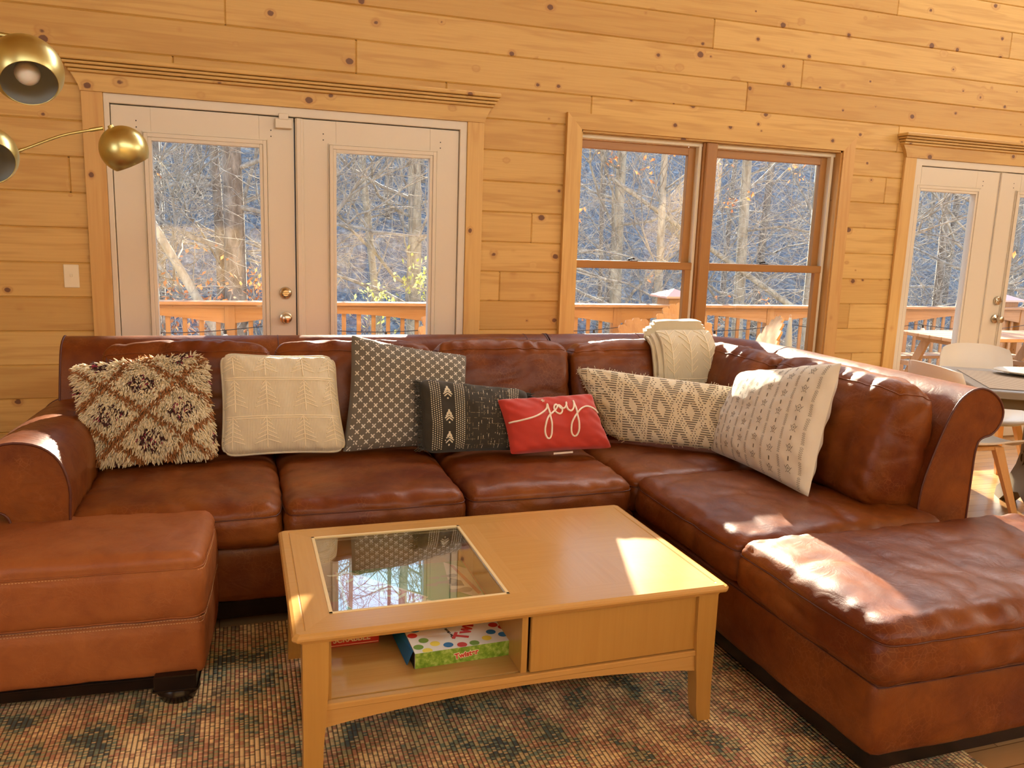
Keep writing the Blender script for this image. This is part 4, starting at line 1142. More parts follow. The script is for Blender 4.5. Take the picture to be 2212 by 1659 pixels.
sstroke([(RR - 2.2, k) for k in np.linspace(.3, nn_ - .3, 30)], .0035)
b.build('raised_leaf_pattern', M_cable, tb, True)
b = MB()
for i in range(40):
    d = Vector((random.gauss(0, 1), random.gauss(0, 1), random.gauss(0, 1))).normalized(); c = Vector((1.628, -1.275, .728)); b.tube([c, c + d * .014, c + d * .018], [.004, .005, .003], 4)
b.build('pompom', M_knit2, tb, True); keep(tb)

# ================================================================== ARC LAMP
lamp = thing('arc_floor_lamp', 'brass arc floor lamp with three dome shades reaching in from the left', 'floor lamp', (-1.62, -1.95, 0))
def shade(c, axis, r, tilt_seed):
    """dome: sphere cut open toward axis"""
    ax = Vector(axis).normalized(); q = ax.to_track_quat('Z', 'Y').to_matrix().to_4x4(); Mx = T(*c) @ q
    b = MB(); prof = [(0.0, -r)] + [(r * math.sin(a), -r * math.cos(a)) for a in np.linspace(.06, 2.28, 30)]
    b.lathe(prof, Mx, 40); s_ = b.build('lamp_shade', M_brass, lamp, True)
    b = MB(); b.lathe([(x * .975, z * .975) for x, z in prof], Mx, 40); a = 2.28
    b.build('shade_lining', M_lampin, s_, True)
    b = MB(); R_ = r * math.sin(a); z_ = -r * math.cos(a); b.lathe([(R_ * .972, z_ - .001), (R_ * .985, z_ + .0015), (R_ * 1.003, z_)], Mx, 40); b.build('shade_rim', M_brass, s_, True)
    b = MB(); b.lathe([(.0, -r * .95), (.020, -r * .95), (.020, -r * .35), (.016, -r * .30), (0, -r * .30)], Mx, 20); b.build('lamp_socket', M_black, s_, True, 40)
    b = MB(); b.lathe([(.012, -r * .34), (.018, -r * .2)] + [(.034 * math.sin(t), r * .16 - .036 * math.cos(t)) for t in np.linspace(.7, PI, 14)], Mx, 24); b.build('light_bulb', M_bulb, s_, True)
    b = MB(); b.lathe([(0, -r * 1.10), (.010, -r * 1.09), (.011, -r * .97), (0, -r * .97)], Mx, 14); b.build('shade_knuckle', M_brass, s_, True, 40)
    return Vector(c) - ax * r * 1.08
def arm(pts, r=.0055):
    sp = [Vector(p) for p in pts]; L = []
    n = len(sp)
    for i in range(n - 1):
        p = [sp[max(i - 1, 0)], sp[i], sp[i + 1], sp[min(i + 2, n - 1)]]
        for q in range(10):
            t = q / 10; L.append(.5 * (2 * p[1] + (p[2] - p[0]) * t + (2 * p[0] - 5 * p[1] + 4 * p[2] - p[3]) * t * t + (3 * p[1] - p[0] - 3 * p[2] + p[3]) * t ** 3))
    L.append(sp[-1]); return L
def mkarm(pts, joint=None):
    L = arm(pts); b = MB(); b.tube(L, .0050, 10)
    b.tube([L[-1], L[-1] + (L[-1] - L[-3]).normalized() * .045], .0072, 10)
    if joint: m_ = int(len(L) * joint); b.tube(L[m_:m_ + 2], .0075, 10)
    b.build('lamp_arm', M_brass, lamp, True, 60)
k2 = shade((-.700, -1.35, 1.712), (.42, .22, -.85), .085, 1)
mkarm([(-1.62, -1.95, 1.15), (-1.48, -1.80, 1.36), (-1.30, -1.62, 1.52), (-1.10, -1.46, 1.640), (-1.0, -1.40, 1.695), (-.90, -1.37, 1.745), (-.81, -1.355, 1.772)], .62)
k1 = shade((-.878, -1.95, 1.870), (.20, -.62, -.62), .098, 2)
mkarm([(-1.62, -1.95, 1.2), (-1.55, -1.90, 1.62), (-1.40, -1.86, 1.86), (-1.18, -1.85, 1.98), (-.96, -1.87, 1.975)])
k3 = shade((-1.085, -1.60, 1.648), (.35, -.72, -.42), .096, 3)
mkarm([(-1.62, -1.95, 1.1), (-1.50, -1.80, 1.45), (-1.36, -1.68, 1.64), (-1.20, -1.60, 1.72)])
b = MB(); b.tube([(-1.62, -1.95, .03), (-1.62, -1.95, 1.22)], .016, 16); b.build('pole', M_brass, lamp, True, 50)
b = MB(); b.lathe([(0, 0), (.17, 0), (.175, .004), (.175, .04), (.17, .045), (0, .045)], T(-1.62, -1.95, 0), 40); b.build('base', M_marble, lamp, True, 40)
keep(lamp)
st_ = thing('stone_hearth', 'low pale stone ledge on a black base behind the left sofa arm', 'hearth', (-1.9, -.75, 0))
b = MB(); b.box((-.60, -.6, .21), (.67, .6, .29), .006); b.build('stone_slab', M_marble, st_)
b = MB(); b.box((-.58, -.58, 0), (.64, .58, .21), .002); b.build('base', M_black, st_)

# ================================================================== RUG
def rugmat():
    t = NT('woven_jute_rug'); tc_ = t.coord('Object')
    q0 = t.n('VectorMath', tc_, (.0135, .0062, 1.0), operation='SNAP').outputs[0]; q = t.n('VectorMath', q0, (1, .62, 1), operation='MULTIPLY').outputs[0]
    big = t.noise(q, 2.6, 2, .5, dist=.4); mid_ = t.noise(q, 9, 3, .6); mid2 = t.noise(t.n('VectorMath', q, (11.3, 4.1, 0), operation='ADD').outputs[0], 6.5, 3, .65)
    wn_ = t.n('TexWhiteNoise', q0); f = t.math('ADD', t.math('MULTIPLY', mid_, .85), t.math('MULTIPLY', t.math('SUBTRACT', wn_.outputs[0], .5), .14))
    A = t.ramp(f, [(0, lin(84, 94, 88)), (.31, lin(142, 138, 106)), (.37, lin(166, 122, 98)), (.43, lin(190, 156, 124)), (.49, lin(216, 192, 148))], 'CONSTANT')
    B = t.ramp(f, [(0, lin(72, 82, 84)), (.33, lin(112, 126, 110)), (.39, lin(174, 160, 122)), (.45, lin(174, 130, 106)), (.51, lin(218, 194, 150))], 'CONSTANT')
    c = t.mix(t.ramp(big, [(.49, (0, 0, 0)), (.51, (1, 1, 1))]), A, B)
    c = t.mix(t.ramp(mid2, [(.61, (0, 0, 0)), (.64, (.6, .6, .6))]), c, lin(66, 82, 80))
    c = t.mix(t.math('MULTIPLY', t.math('GREATER_THAN', wn_.outputs[0], .90), .6), c, lin(60, 54, 46))
    c = t.mix(t.math('MULTIPLY', t.math('LESS_THAN', wn_.outputs[0], .12), .6), c, lin(212, 186, 140))
    sp_ = t.n('SeparateXYZ', tc_)
    rx = t.math('MULTIPLY', t.math('SUBTRACT', t.math('ABSOLUTE', t.math('SUBTRACT', t.math('FRACT', t.math('DIVIDE', sp_.outputs[0], .0135)), .5)), 0), 2)
    ry = t.math('MULTIPLY', t.math('ABSOLUTE', t.math('SUBTRACT', t.math('FRACT', t.math('DIVIDE', sp_.outputs[1], .0062)), .5)), 2)
    h = t.math('SUBTRACT', 1, t.math('MULTIPLY_ADD', ry, .28, t.math('POWER', rx, 2.5)))
    gap = t.math('GREATER_THAN', rx, .72)
    c = t.mix(t.math('MULTIPLY', gap, .72), c, lin(62, 44, 28))
    c = t.mix(1.0, c, (1.5, 1.42, 1.25, 1), 'MULTIPLY')
    return t.bsdf(c, .95, bump=h, bstr=.8, bdist=.006)
b = MB(); RX0, RX1, RY0, RY1 = -2.2, 1.66, -5.2, -1.83
b.box((RX0, RY0, 0.0005), (RX1, RY1, .012), .003)
rug = b.build('area_rug', rugmat()); tag(rug, 'flatwoven rug in faded rust, sage, teal and cream under the coffee table', 'rug')

# ================================================================== DINING CORNER
def chair(name, label, x, y, deg, group):
    r_ = thing(name, label, 'chair', (x, y, 0), math.radians(deg), group)
    prof = [(.235, .425), (.215, .448), (.12, .450), (0, .440), (-.12, .445), (-.185, .470), (-.215, .53), (-.235, .62), (-.255, .73), (-.272, .81), (-.282, .862)]
    hw = [.17, .215, .235, .24, .235, .232, .230, .228, .226, .220, .205]
    sp = spline(prof, 4); m = len(sp); n = 16; vs = []; fs = []
    hws = [w for w, _ in spline([(h_, 0) for h_ in hw], 4)]
    for i, (px, pz) in enumerate(sp):
        f = i / (m - 1)
        for k in range(n + 1):
            t = k / n * 2 - 1
            curl = abs(t) ** 3
            yy = t * hws[i]; zz = pz + .035 * curl * (1 - smooth01(f * 2.2 - .8)) - (.028 * curl * smooth01(f * 5 - 4)); xx = px + .075 * curl * smooth01(f * 3 - 1.2)
            vs.append((xx, yy, zz))
    N0 = len(vs)
    for (xx, yy, zz) in list(vs): vs.append((xx + .0, yy, zz - .010) if zz < .5 else (xx - .010, yy, zz - .002))
    for i in range(m - 1):
        for k in range(n):
            a = i * (n + 1) + k; fs.append((a, a + n + 1, a + n + 2, a + 1)); fs.append((N0 + a, N0 + a + 1, N0 + a + n + 2, N0 + a + n + 1))
        a = i * (n + 1); fs.append((a, N0 + a, N0 + a + n + 1, a + n + 1)); a += n; fs.append((a, a + n + 1, N0 + a + n + 1, N0 + a))
    for k in range(n):
        fs.append((k, k + 1, N0 + k + 1, N0 + k)); a = (m - 1) * (n + 1) + k; fs.append((a, N0 + a, N0 + a + 1, a + 1))
    b = MB(); b.add(vs, fs); b.build('seat_shell', M_chair, r_, True, 50)
    for sx_, sy_ in ((1, 1), (1, -1), (-1, 1), (-1, -1)):
        b = MB().rnd(); p0 = Vector((sx_ * .10, sy_ * .15, .432)); p1 = Vector((sx_ * .215, sy_ * .235, 0)); w0, w1 = .026, .015
        q = []
        for p, w_ in ((p0, w0), (p1, w1)): q += [(p.x - w_, p.y - w_ * .7, p.z), (p.x + w_, p.y - w_ * .7, p.z), (p.x + w_, p.y + w_ * .7, p.z), (p.x - w_, p.y + w_ * .7, p.z)]
        b.add(q, [(0, 1, 2, 3), (7, 6, 5, 4), (0, 4, 5, 1), (1, 5, 6, 2), (2, 6, 7, 3), (3, 7, 4, 0)]); b.build('leg', M_beech, r_, fix=True)
    for s_ in (-1, 1): b = MB().rnd(); b.box((-.12, s_ * .165, .412), (.12, s_ * .13, .436), .004); b.build('seat_rail', M_beech, r_)
    return r_
TA = -34.4
gch = 'white shell chairs round the dining table'
chair('dining_chair', 'white dining chair at the left end of the dining table, nearest the sofa', 3.43, -1.43, -9, gch)
chair('dining_chair', 'white dining chair at the far side of the table, before the right doors', 4.15, -.93, -115, gch)
chair('dining_chair', 'white shell dining chair cut off by the right edge, nearest the right glass door', 4.85, -1.32, -118, gch)
dt = thing('dining_table', 'long grey-topped trestle dining table with dark olive legs by the right door', 'dining table', (3.50, -1.30, 0), math.radians(TA))
Mtop = pine('weathered_grey_top', 0, (.30, .29, .28, 1), (.24, .23, .22, 1), 0, .2, .3)
b = MB(); b.rnd().box((0, -.45, .722), (2.1, .45, .76), .004); b.build('tabletop', Mtop, dt)
b = MB()
b.box((.10, -.38, .66), (2.0, -.34, .722), .003); b.box((.10, .34, .66), (2.0, .38, .722), .003); b.build('apron', M_trestle, dt)
for xx in (.42, 1.66):
    b = MB(); b.box((xx - .05, -.36, .655), (xx + .05, .36, .722), .006)
    b.prism([(-.06, .66), (.06, .66), (.055, .35), (.10, .27), (.20, .17), (.38, .06), (.40, .0), (.30, .0), (.16, .09), (0, .13), (-.16, .09), (-.30, 0), (-.40, 0), (-.38, .06), (-.20, .17), (-.10, .27), (-.055, .35)], xx - .045, xx + .045, 'yz')
    b.lathe([(.022, 0), (.040, 0), (.040, .006), (.022, .006), (.022, 0)], T(xx - .045, 0, .33) @ rot('Y', -90), 20)
    b.build('trestle', M_trestle, dt)
b = MB(); b.box((.42, -.03, .20), (1.66, .03, .28), .004); b.build('stretcher', M_trestle, dt)
rn = thing('table_runner', 'striped grey and cream woven runner lying along the dining table', 'table runner', (3.50, -1.30, .7605), math.radians(TA))
t_ = NT('striped_runner'); v_ = t_.coord('Object'); w_ = t_.n('TexWave', v_, wave_type='BANDS', bands_direction='Y'); w_.inputs['Scale'].default_value = 14; w_.inputs['Distortion'].default_value = .6
M_run = t_.bsdf(t_.ramp(w_.outputs['Fac'], [(.3, lin(120, 104, 92)), (.55, lin(200, 184, 160))]), .9, bump=w_.outputs['Fac'], bstr=.3, bdist=.002)
b = MB(); b.box((.06, -.38, .0), (1.7, .30, .003)); b.build('runner_cloth', M_run, rn)
plm = thing('serving_platter', 'shallow pale oval platter on the dining table runner', 'platter', (4.03, -1.40, .7638), math.radians(TA))
b = MB(); b.lathe([(0, .004), (.13, .006), (.20, .022), (.205, .026), (.20, .030), (.13, .012), (0, .010)], Matrix.Diagonal((1.3, .8, 1, 1)), 40); b.build('dish', M_marble, plm, True)
# ================================================================== OUTSIDE
DZ = -.12
b = MB(); y = .20
while y < 3.2: b.rnd().box((-5, y, DZ - .03), (13, y + .135, DZ), .003); y += .142
struct(b.build('deck_floor', M_deck))
rail = thing('deck_railing', 'cedar deck railing with arched boards under its top rail and flat balusters', 'railing', (0, 3.0, DZ))
b = MB(); b.rnd().box((-5, -.09, .895), (12.5, .07, .925), .004); b.build('top_rail', M_deck, rail)
b = MB(); b.rnd().box((-5, -.03, .86), (12.5, .01, .895), .003); b.rnd().box((-5, -.02, .08), (12.5, .02, .15), .003); b.build('rail_board', M_deck, rail)
posts = [-4.6, -2.6, -.75 + .15, 1.75 - .35, 3.35, 5.15, 7.0, 8.75, 10.6, 12.4]
posts = [-4.4, -2.35, -.30 - .1, 1.55, 3.45, 5.35, 7.25, 9.15, 11.0]
for i in range(len(posts) - 1):
    a, c = posts[i], posts[i + 1]; N_ = 20
    b = MB(); poly = [(a, .865), (c, .865)] + [(c + (a - c) * k / N_, .72 + .095 * math.sin(PI * k / N_)) for k in range(N_ + 1)]
    b.rnd().prism(poly[::-1], -.026, -.004, 'xz'); b.build('arched_board', M_deck, rail)
for p in posts:
    b = MB(); b.rnd().box((p - .045, -.035, .0), (p + .045, .045, .895), .003); b.build('post', M_deck_v, rail)
x = -1.9; nb = 0
while x < 11.2 and nb < 96:
    b = MB(); b.rnd().box((x - .020, .002, .08), (x + .020, .022, .86), .002); b.build('baluster', M_deck_v, rail); x += .140; nb += 1
for (x_, lab) in ((4.22, 'square deck post with a pale pyramid cap behind the adirondack chairs'), (9.0, 'square deck post with a pyramid cap seen through the far right door')):
    p = thing('deck_post', lab, 'post', (x_, 3.06, DZ)); b = MB(); b.rnd().box((-.13, -.02, 0), (.13, .24, .99), .006); b.build('shaft', M_deck_v, p)
    b = MB(); b.add([(-.19, -.08, .99), (.19, -.08, .99), (.19, .30, .99), (-.19, .30, .99), (-.19, -.08, 1.01), (.19, -.08, 1.01), (.19, .30, 1.01), (-.19, .30, 1.01), (0, .11, 1.085)], [(3, 2, 1, 0), (0, 1, 5, 4), (1, 2, 6, 5), (2, 3, 7, 6), (3, 0, 4, 7), (4, 5, 8), (5, 6, 8), (6, 7, 8), (7, 4, 8)]); b.build('pyramid_cap', plain('copper_cap', (.62, .40, .34), .4), p)
# adirondack chairs (local: faces -y)
def adirondack(label, x, y, deg):
    r_ = thing('adirondack_chair', label, 'outdoor chair', (x, y, DZ), math.radians(deg), 'adirondack chairs on the deck')
    Mb = T(0, .12, .30) @ rot('X', -24)
    N_ = 9
    for i in range(N_):
        t = i / (N_ - 1) * 2 - 1; a = t * 9.5; h_ = .74 - .20 * t * t; w0, w1 = .030, .040
        b = MB().rnd(); pl = [(-w0, 0), (w0, 0), (w1, h_ - .02), (w1 * .6, h_), (-w1 * .6, h_), (-w1, h_ - .02)]
        b.prism(pl, -.009, .009, 'xz', M=Mb @ T(t * .20, 0, 0) @ rot('Y', a)); b.build('back_slat', M_adir, r_)
    b = MB().rnd(); b.box((-.30, .012, .10), (.30, .035, .17), .003, M=Mb); b.box((-.33, .012, .40), (.33, .035, .46), .003, M=Mb); b.build('back_brace', M_adir, r_)
    for i in range(6):
        b = MB().rnd(); yy = -.36 + i * .085; zz = .36 - i * .022; b.box((-.27, yy, zz), (.27, yy + .075, zz + .018), .003); b.build('seat_slat', M_adir, r_)
    for s_ in (-1, 1):
        b = MB().rnd(); b.box((s_ * .31 - .06, -.42, .545), (s_ * .31 + .06, .32, .565), .006); b.build('armrest', M_adir, r_)
        b = MB().rnd(); b.box((s_ * .285 - .012, -.36, 0), (s_ * .285 + .012, -.25, .545), .003); b.build('leg', M_adir, r_)
        b = MB().rnd(); b.prism([(-.38, .36), (-.38, .28), (.50, 0), (.58, 0), (.58, .05), (.12, .28)], s_ * .26 - .011, s_ * .26 + .011, 'yz'); b.build('leg', M_adir, r_)
        b = MB().rnd(); b.box((s_ * .30 - .012, .24, .12), (s_ * .30 + .012, .30, .545), .003); b.build('leg', M_adir, r_)
    return r_
adirondack('golden adirondack chair nearest the window, its slatted back behind the throw', 2.76, .60, 14)
adirondack('taller adirondack chair beside the pyramid-capped post', 3.88, 2.13, -8)
adirondack('adirondack chair seen edge-on through the right window sash', 3.77, 1.35, -112)
adirondack('adirondack chair peeking in at the right edge of the left glass doors', 1.58, 1.95, 25)
# picnic table
pt = thing('picnic_table', 'cedar picnic table with benches on the deck outside the right doors', 'picnic table', (7.2, 1.62, DZ), math.radians(-3))
for i in range(5):
    b = MB().rnd(); b.box((-.95, -.38 + i * .155, .715), (.95, -.235 + i * .155, .75), .004); b.build('top_board', M_deck, pt)
for yy in (-.80, .58):
    for k in (0, 1): b = MB().rnd(); b.box((-.95, yy + k * .13, .41), (.95, yy + k * .13 + .12, .445), .004); b.build('bench_board', M_deck, pt)
for xx in (-.70, .70):
    b = MB().rnd(); b.box((xx - .02, -.80, .36), (xx + .02, .82, .41), .003); b.box((xx - .02, -.36, .65), (xx + .02, .36, .715), .003); b.build('crossbeam', M_deck_v, pt)
    for s_ in (-1, 1):
        b = MB().rnd(); b.prism([(s_ * .20, .70), (s_ * .30, .70), (s_ * .66, 0), (s_ * .55, 0)], xx + .02, xx + .055, 'yz'); b.build('leg', M_deck_v, pt)
# string lights along the rail
sg_ = thing('string_lights', 'black wire of clear globe bulbs looped along the deck railing', 'string lights', (0, 2.9, .62))
b = MB(); pts = []
for i in range(160):
    x = -4 + i * .1; pts.append((x, 0, -.02 - .07 * abs(math.sin(x * 1.7))))
b.tube(pts, .004, 5); b.build('wire', M_black, sg_)
M_globe = plain('clear_globe', (.75, .76, .74), .1, Transmission_Weight=.0)
for i in range(16):
    x = -2.6 + i * .72; z = -.02 - .07 * abs(math.sin(x * 1.7)); b = MB(); b.lathe([(0, 0), (.011, 0), (.012, -.035), (0, -.036)], T(x, 0, z), 10)
    h_ = b.build('bulb_socket', M_black, sg_)
    b = MB(); b.lathe([(0, -.03)] + [(.028 * math.sin(a), -.062 + .030 * math.cos(a)) for a in np.linspace(.3, PI, 10)], T(x, 0, z), 14); b.build('globe_bulb', M_globe, h_, True)
# pale tapered shape, added in place of a reflection in the window glass
um = thing('reflection_stand_in', 'pale tapered stand-in for a window reflection behind the edge-on chair', 'reflection', (5.30, 2.55, DZ))
b = MB(); b.lathe([(.0, .84), (.012, .83), (.028, .72), (.042, .55), (.055, .40), (.065, .28), (.05, .27), (0, .27)], None, 12); b.build('reflection_cone', plain('pale_reflection', (.36, .38, .33), .8), um, True)
b = MB(); b.tube([(0, 0, 0), (0, 0, .86)], .012, 8); b.build('pole', M_deck_v, um)
b = MB(); b.lathe([(0, 0), (.2, 0), (.2, .05), (.03, .07), (0, .07)], None, 20); b.build('base', M_black, um)

# ground and wooded hillside
def hillz(x, y):
    h_ = -2.6 + .02 * max(0, y - 5) + 11.5 * smooth01((y - 13) / 34) + 3.0 * smooth01((y - 40) / 25)
    return h_ + .9 * noise.noise(Vector((x * .07, y * .07, 1))) + .35 * noise.noise(Vector((x * .3, y * .3, 2)))
b = MB(); nx_, ny_ = 90, 60; vs = []
for j in range(ny_ + 1):
    for i in range(nx_ + 1):
        y = 3.3 + (j / ny_) ** 1.5 * 62; x = -45 + i / nx_ * 125; vs.append((x, y, hillz(x, y) if y > 4 else -2.6))
b.add(vs, [(j * (nx_ + 1) + i, j * (nx_ + 1) + i + 1, (j + 1) * (nx_ + 1) + i + 1, (j + 1) * (nx_ + 1) + i) for j in range(ny_) for i in range(nx_)])
t = NT('hazy_litter_hillside'); v = t.coord('Object')
n1 = t.noise(v, .35, 4, .6); n2 = t.noise(t.n('VectorMath', v, (2.2, 1.2, .5), operation='MULTIPLY').outputs[0], 2.2, 5, .75)
c = t.ramp(n2, [(.34, lin(46, 50, 54)), (.5, lin(90, 94, 97)), (.60, lin(120, 122, 120)), (.72, lin(160, 158, 150))])  # grey tones of bare woods, distance haze put into the colour
c = t.mix(t.ramp(n1, [(.54, (0, 0, 0)), (.70, (.5, .5, .5))]), c, lin(118, 92, 72))
hill = struct(b.build('hillside', t.bsdf(c, .95), None, True))

def barkmat(name, a, b_, transl=.0):
    t = NT(name); v = t.coord('Object', (1, 1, .35)); n_ = t.noise(v, 9, 4, .7)
    c = t.mix(t.ramp(n_, [(.38, (0, 0, 0)), (.64, (1, 1, 1))]), a, b_); m_ = t.bsdf(c, .9, bump=n_, bstr=.5, bdist=.02)
    if transl:
        tr = t.n('BsdfTranslucent', c); mx = t.n('MixShader', transl, t.b, tr); o = [n for n in t.t.nodes if n.type == 'OUTPUT_MATERIAL'][0]; t.t.links.new(mx.outputs[0], o.inputs[0])
    return m_
M_bark = barkmat('tree_bark', (.13, .10, .075, 1), (.30, .25, .20, 1))
M_bark2 = barkmat('pale_tree_bark', (.26, .22, .16, 1), (.46, .41, .32, 1))
M_twig = barkmat('bare_twigs', (.26, .235, .20, 1), (.52, .48, .42, 1), .35)
M_leaf = barkmat('dry_oak_leaves', (.50, .17, .06, 1), (.66, .28, .12, 1), .4)
M_leafg = barkmat('yellow_green_leaves', (.50, .52, .10, 1), (.72, .70, .25, 1), .45)
def tree(label, x, y, top, r0, seed, lean=(0, 0), bark=None, leaves=0, nb=16, low=.15, group='trees beyond the deck railing', curve=.25, twl=1.0, dens=1.0):
    rg = random.Random(seed); z0 = hillz(x, y) - .1; H = top - z0
    root = thing('bare_tree', label, 'tree', (x, y, z0), 0, group)
    pts = []; rs = []; n = 14; ph = rg.random() * 6
    for i in range(n + 1):
        t = i / n; pts.append(Vector((lean[0] * t * H + curve * math.sin(t * 4 + ph) * t, lean[1] * t * H + curve * .5 * math.cos(t * 3 + ph) * t, t * H))); rs.append(r0 * (1 - .72 * t) + .008)
    tb_ = MB(); tb_.tube(pts, rs, 9); br = MB(); tips = []
    def branch(p, d, L_, r_, depth):
        n_ = 5 if depth < 2 else 3; q = p.copy(); P = [q.copy()]; dd = d.copy()
        for k in range(n_):
            dd = (dd + Vector((rg.gauss(0, .20), rg.gauss(0, .20), rg.gauss(.03, .18)))).normalized(); q = q + dd * L_ / n_; P.append(q.copy())
            if depth < 3 and k >= (1 if depth == 0 else 0):
                for _ in range(2 if depth < 2 else 1):
                    if rg.random() < ((.62 if depth < 2 else .5) * dens):
                        nd = (dd + Vector((rg.gauss(0, .7), rg.gauss(0, .7), rg.gauss(.1, .55)))).normalized(); branch(q, nd, L_ * rg.uniform(.38, .62), r_ * .45, depth + 1)
        rr_ = [max(.0045, r_ * (1 - .65 * k / n_)) for k in range(n_ + 1)]
        br.tube(P, rr_, 5 if depth < 2 else 3, caps=False); tips.append(q)
    for k in range(nb):
        t = low + (1 - low) * (k + rg.random()) / nb; i = min(n - 1, int(t * n)); p = pts[i].lerp(pts[i + 1], t * n - i)
        a = rg.random() * 2 * PI; d = Vector((math.cos(a), math.sin(a) * .8, rg.uniform(.05, .8))).normalized()
        branch(p, d, H * .30 * (1.1 - .5 * t) * twl, rs[i] * .28, 0)
    tb_.build('trunk', bark or M_bark, root, True); br.build('branches', M_twig, root, True)
    if leaves:
        lf = MB()
        for _ in range(leaves):
            c = rg.choice(tips)
            for _ in range(rg.randint(5, 12)):
                p = c + Vector((rg.gauss(0, .10), rg.gauss(0, .10), rg.gauss(-.06, .10))); u = Vector((rg.gauss(0, 1), rg.gauss(0, 1), rg.gauss(0, 1))).normalized(); w_ = u.cross(Vector((rg.gauss(0, 1), rg.gauss(0, 1), rg.gauss(0, 1)))).normalized(); s_ = rg.uniform(.035, .065)
                m_ = p + u.cross(w_) * s_ * .3
                lf.add([p - u * s_, m_ - w_ * s_ * .45, p + u * s_, m_ + w_ * s_ * .45], [(0, 1, 2), (0, 2, 3)])
        o = lf.build('oak_leaves', M_leaf, root); tag(o, kind='stuff')
    return root
# (slope, intercept) of the sight lines fixed the places; depth chosen so the low sun still reaches the windows
tree('thick dark trunk rising at the right side of the left door glass', -.45, 8.0, 9, .19, 3, (.015, 0), nb=16)
tree('slimmer curved tree twin beside the thick trunk in the left door glass', -.62, 9.2, 8.5, .09, 4, (.0, 0), nb=12)
tree('dark multi-branched tree at the left side of the left door glass', -1.55, 9.5, 8, .12, 5, (-.01, 0), nb=18)
tree('pale leaning trunk slanting across the lower left door glass', .90, 6.4, 4.2, .075, 6, (-.54, 0), M_bark2, nb=4, curve=.05)
tree('pale forked tree seen through the right leaf of the left doors', 2.55, 9.5, 9, .15, 8, (.01, 0), M_bark2, nb=20, leaves=5)
tree('slender tree leaning left behind the right leaf of the left doors', 2.35, 10.5, 9, .08, 9, (-.07, 0), M_bark2, nb=12)
tree('knotty pale tree in the middle of the left window sash', 6.95, 10.2, 9, .14, 10, (.004, 0), M_bark2, nb=26, low=.1, leaves=8)
tree('thin pale tree with rusty leaves at the right of the left window sash', 6.3, 7.3, 8, .075, 11, (.01, 0), M_bark2, nb=18, leaves=22)
tree('straight pale trunk with orange oak leaves in the right window sash', 8.35, 8.0, 9, .115, 12, (.004, 0), M_bark2, nb=22, low=.1, leaves=60)
tree('pale trunk cut by the right edge of the right window sash', 9.0, 7.0, 9, .13, 13, (.008, 0), M_bark2, nb=16, leaves=10)
tree('leaning pale trunk crossing the lower right window sash', 15.2, 7.8, 2.5, .09, 14, (-1.78, 0), M_bark2, nb=4, curve=.05, twl=.6)
tree('twisted bare tree filling the glass of the far right door', 11.6, 6.3, 6, .13, 15, (.03, 0), M_bark2, nb=26, low=.2, leaves=16)
tree('distant bare tree beyond the far right door', 14.5, 9.5, 8, .12, 16, nb=20)
protos = [tree('bare woodland tree on the hillside behind the deck', -4.0, 14, 9, .13, 21, nb=14, group='bare woodland trees up the hillside'),
          tree('bare woodland tree on the hillside behind the deck', -7.5, 17, 11, .12, 22, nb=14, group='bare woodland trees up the hillside'),
          tree('bare woodland tree on the hillside behind the deck', 22.0, 19, 12, .14, 23, nb=14, group='bare woodland trees up the hillside')]
rg = random.Random(77)
for k in range(34):
    y = rg.uniform(14, 40); x = -.3 + (y + 4.75) * rg.uniform(-.22, 1.25); z_ = hillz(x, y); q_ = x - .34 * y
    s_ = rg.uniform(.8, 1.2)
    if -1.6 < q_ < 7: s_ = min(s_, (.2 + .31 * y - z_) / 12.0)
    if s_ < .22: continue
    c = copy_tree(protos[k % 3]); c.location = (x, y, hillz(x, y) - .1); c.rotation_euler = (0, 0, rg.random() * 6.28); c.scale = (s_, s_, s_)
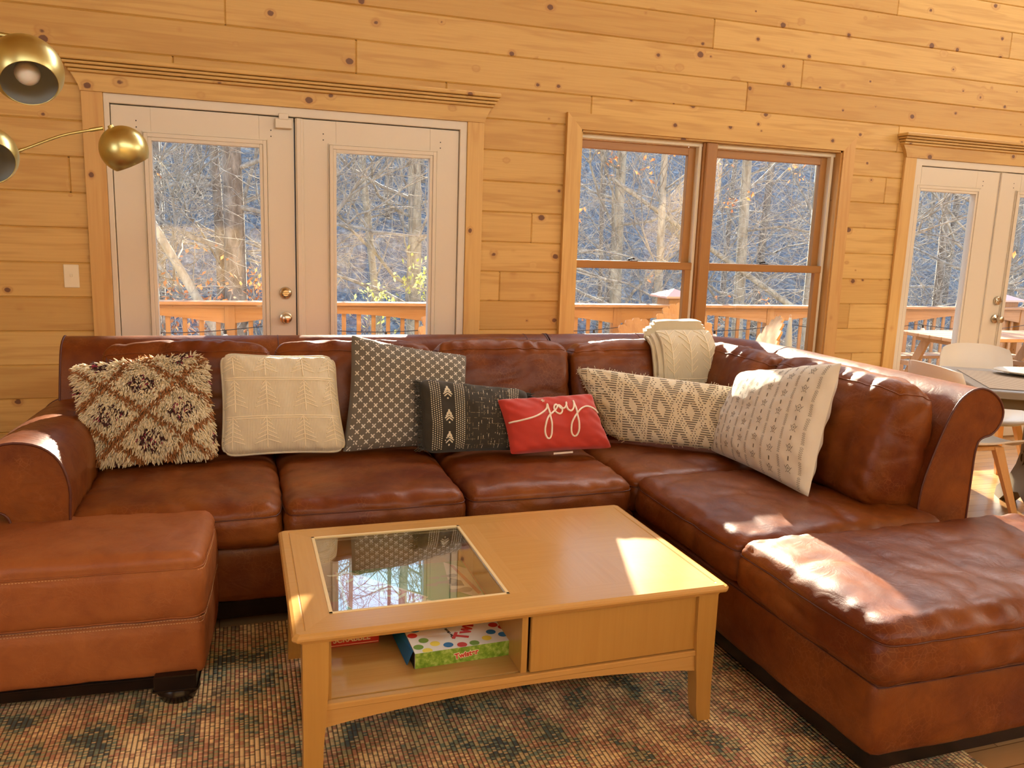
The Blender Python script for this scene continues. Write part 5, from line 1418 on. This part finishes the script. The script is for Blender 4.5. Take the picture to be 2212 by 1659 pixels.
# thicket of bare twigs
b = MB(); rg = random.Random(9)
for k in range(11000):
    y = 5.5 + 16 * rg.random() ** 1.4; x = -.3 + (y + 4.75) * rg.uniform(-.22, 1.25); hz_ = hillz(x, y)
    zt = hz_ + rg.uniform(.3, 5.2) ; p = Vector((x, y, zt)); d = Vector((rg.gauss(0, 1), rg.gauss(0, .6), rg.gauss(.15, .55))).normalized(); L_ = rg.uniform(.25, .9); P = [p]
    for i in range(3): d = (d + Vector((rg.gauss(0, .25), rg.gauss(0, .2), rg.gauss(0, .25)))).normalized(); P.append(P[-1] + d * L_ / 3)
    r_ = rg.uniform(.0022, .0055); b.tube(P, [r_, r_, r_ * .8, r_ * .5], 3, caps=False)
o = b.build('twig_thicket', M_twig, None, True); tag(o, 'tangle of thin sunlit bare twigs filling the woods beyond the deck', 'thicket', kind='stuff')
def leafbush(name, label, x, y, z, rad, n, m_):
    b = MB(); rg = random.Random(int(x * 10))
    for _ in range(n):
        d = Vector((rg.gauss(0, 1), rg.gauss(0, 1), rg.gauss(0, .8))) * rad * .5; p = Vector((x, y, z)) + d; u = Vector((rg.gauss(0, 1), rg.gauss(0, 1), rg.gauss(0, 1))).normalized(); w_ = u.cross(Vector((.3, .2, 1))).normalized(); s_ = .05
        b.add([p - u * s_, p - w_ * s_ * .5, p + u * s_, p + w_ * s_ * .5], [(0, 1, 2, 3)])
    for _ in range(24):
        b.tube([(x + rg.gauss(0, .1), y, z - rad * 1.6), (x + rg.gauss(0, rad * .5), y + rg.gauss(0, .3), z + rg.gauss(0, rad * .4))], .006, 3, mi=1)
    o = b.build(name, [m_, M_twig]); tag(o, label, 'shrub', kind='thing'); return o
leafbush('leafy_shrub', 'rusty orange shrub low behind the railing in the left door glass', -.9, 7.2, .35, .8, 420, M_leaf)
leafbush('leafy_shrub', 'orange leafed shrub right of the thick trunk in the left door glass', .1, 8.6, .45, .6, 260, M_leaf)
leafbush('leafy_shrub', 'yellow-green shrub low in the right leaf of the left doors', 2.6, 8.0, .75, .5, 260, M_leafg)
leafbush('leafy_shrub', 'small yellow-green shrub just above the railing in the right leaf of the left doors', 1.7, 8.0, .38, .35, 140, M_leafg)
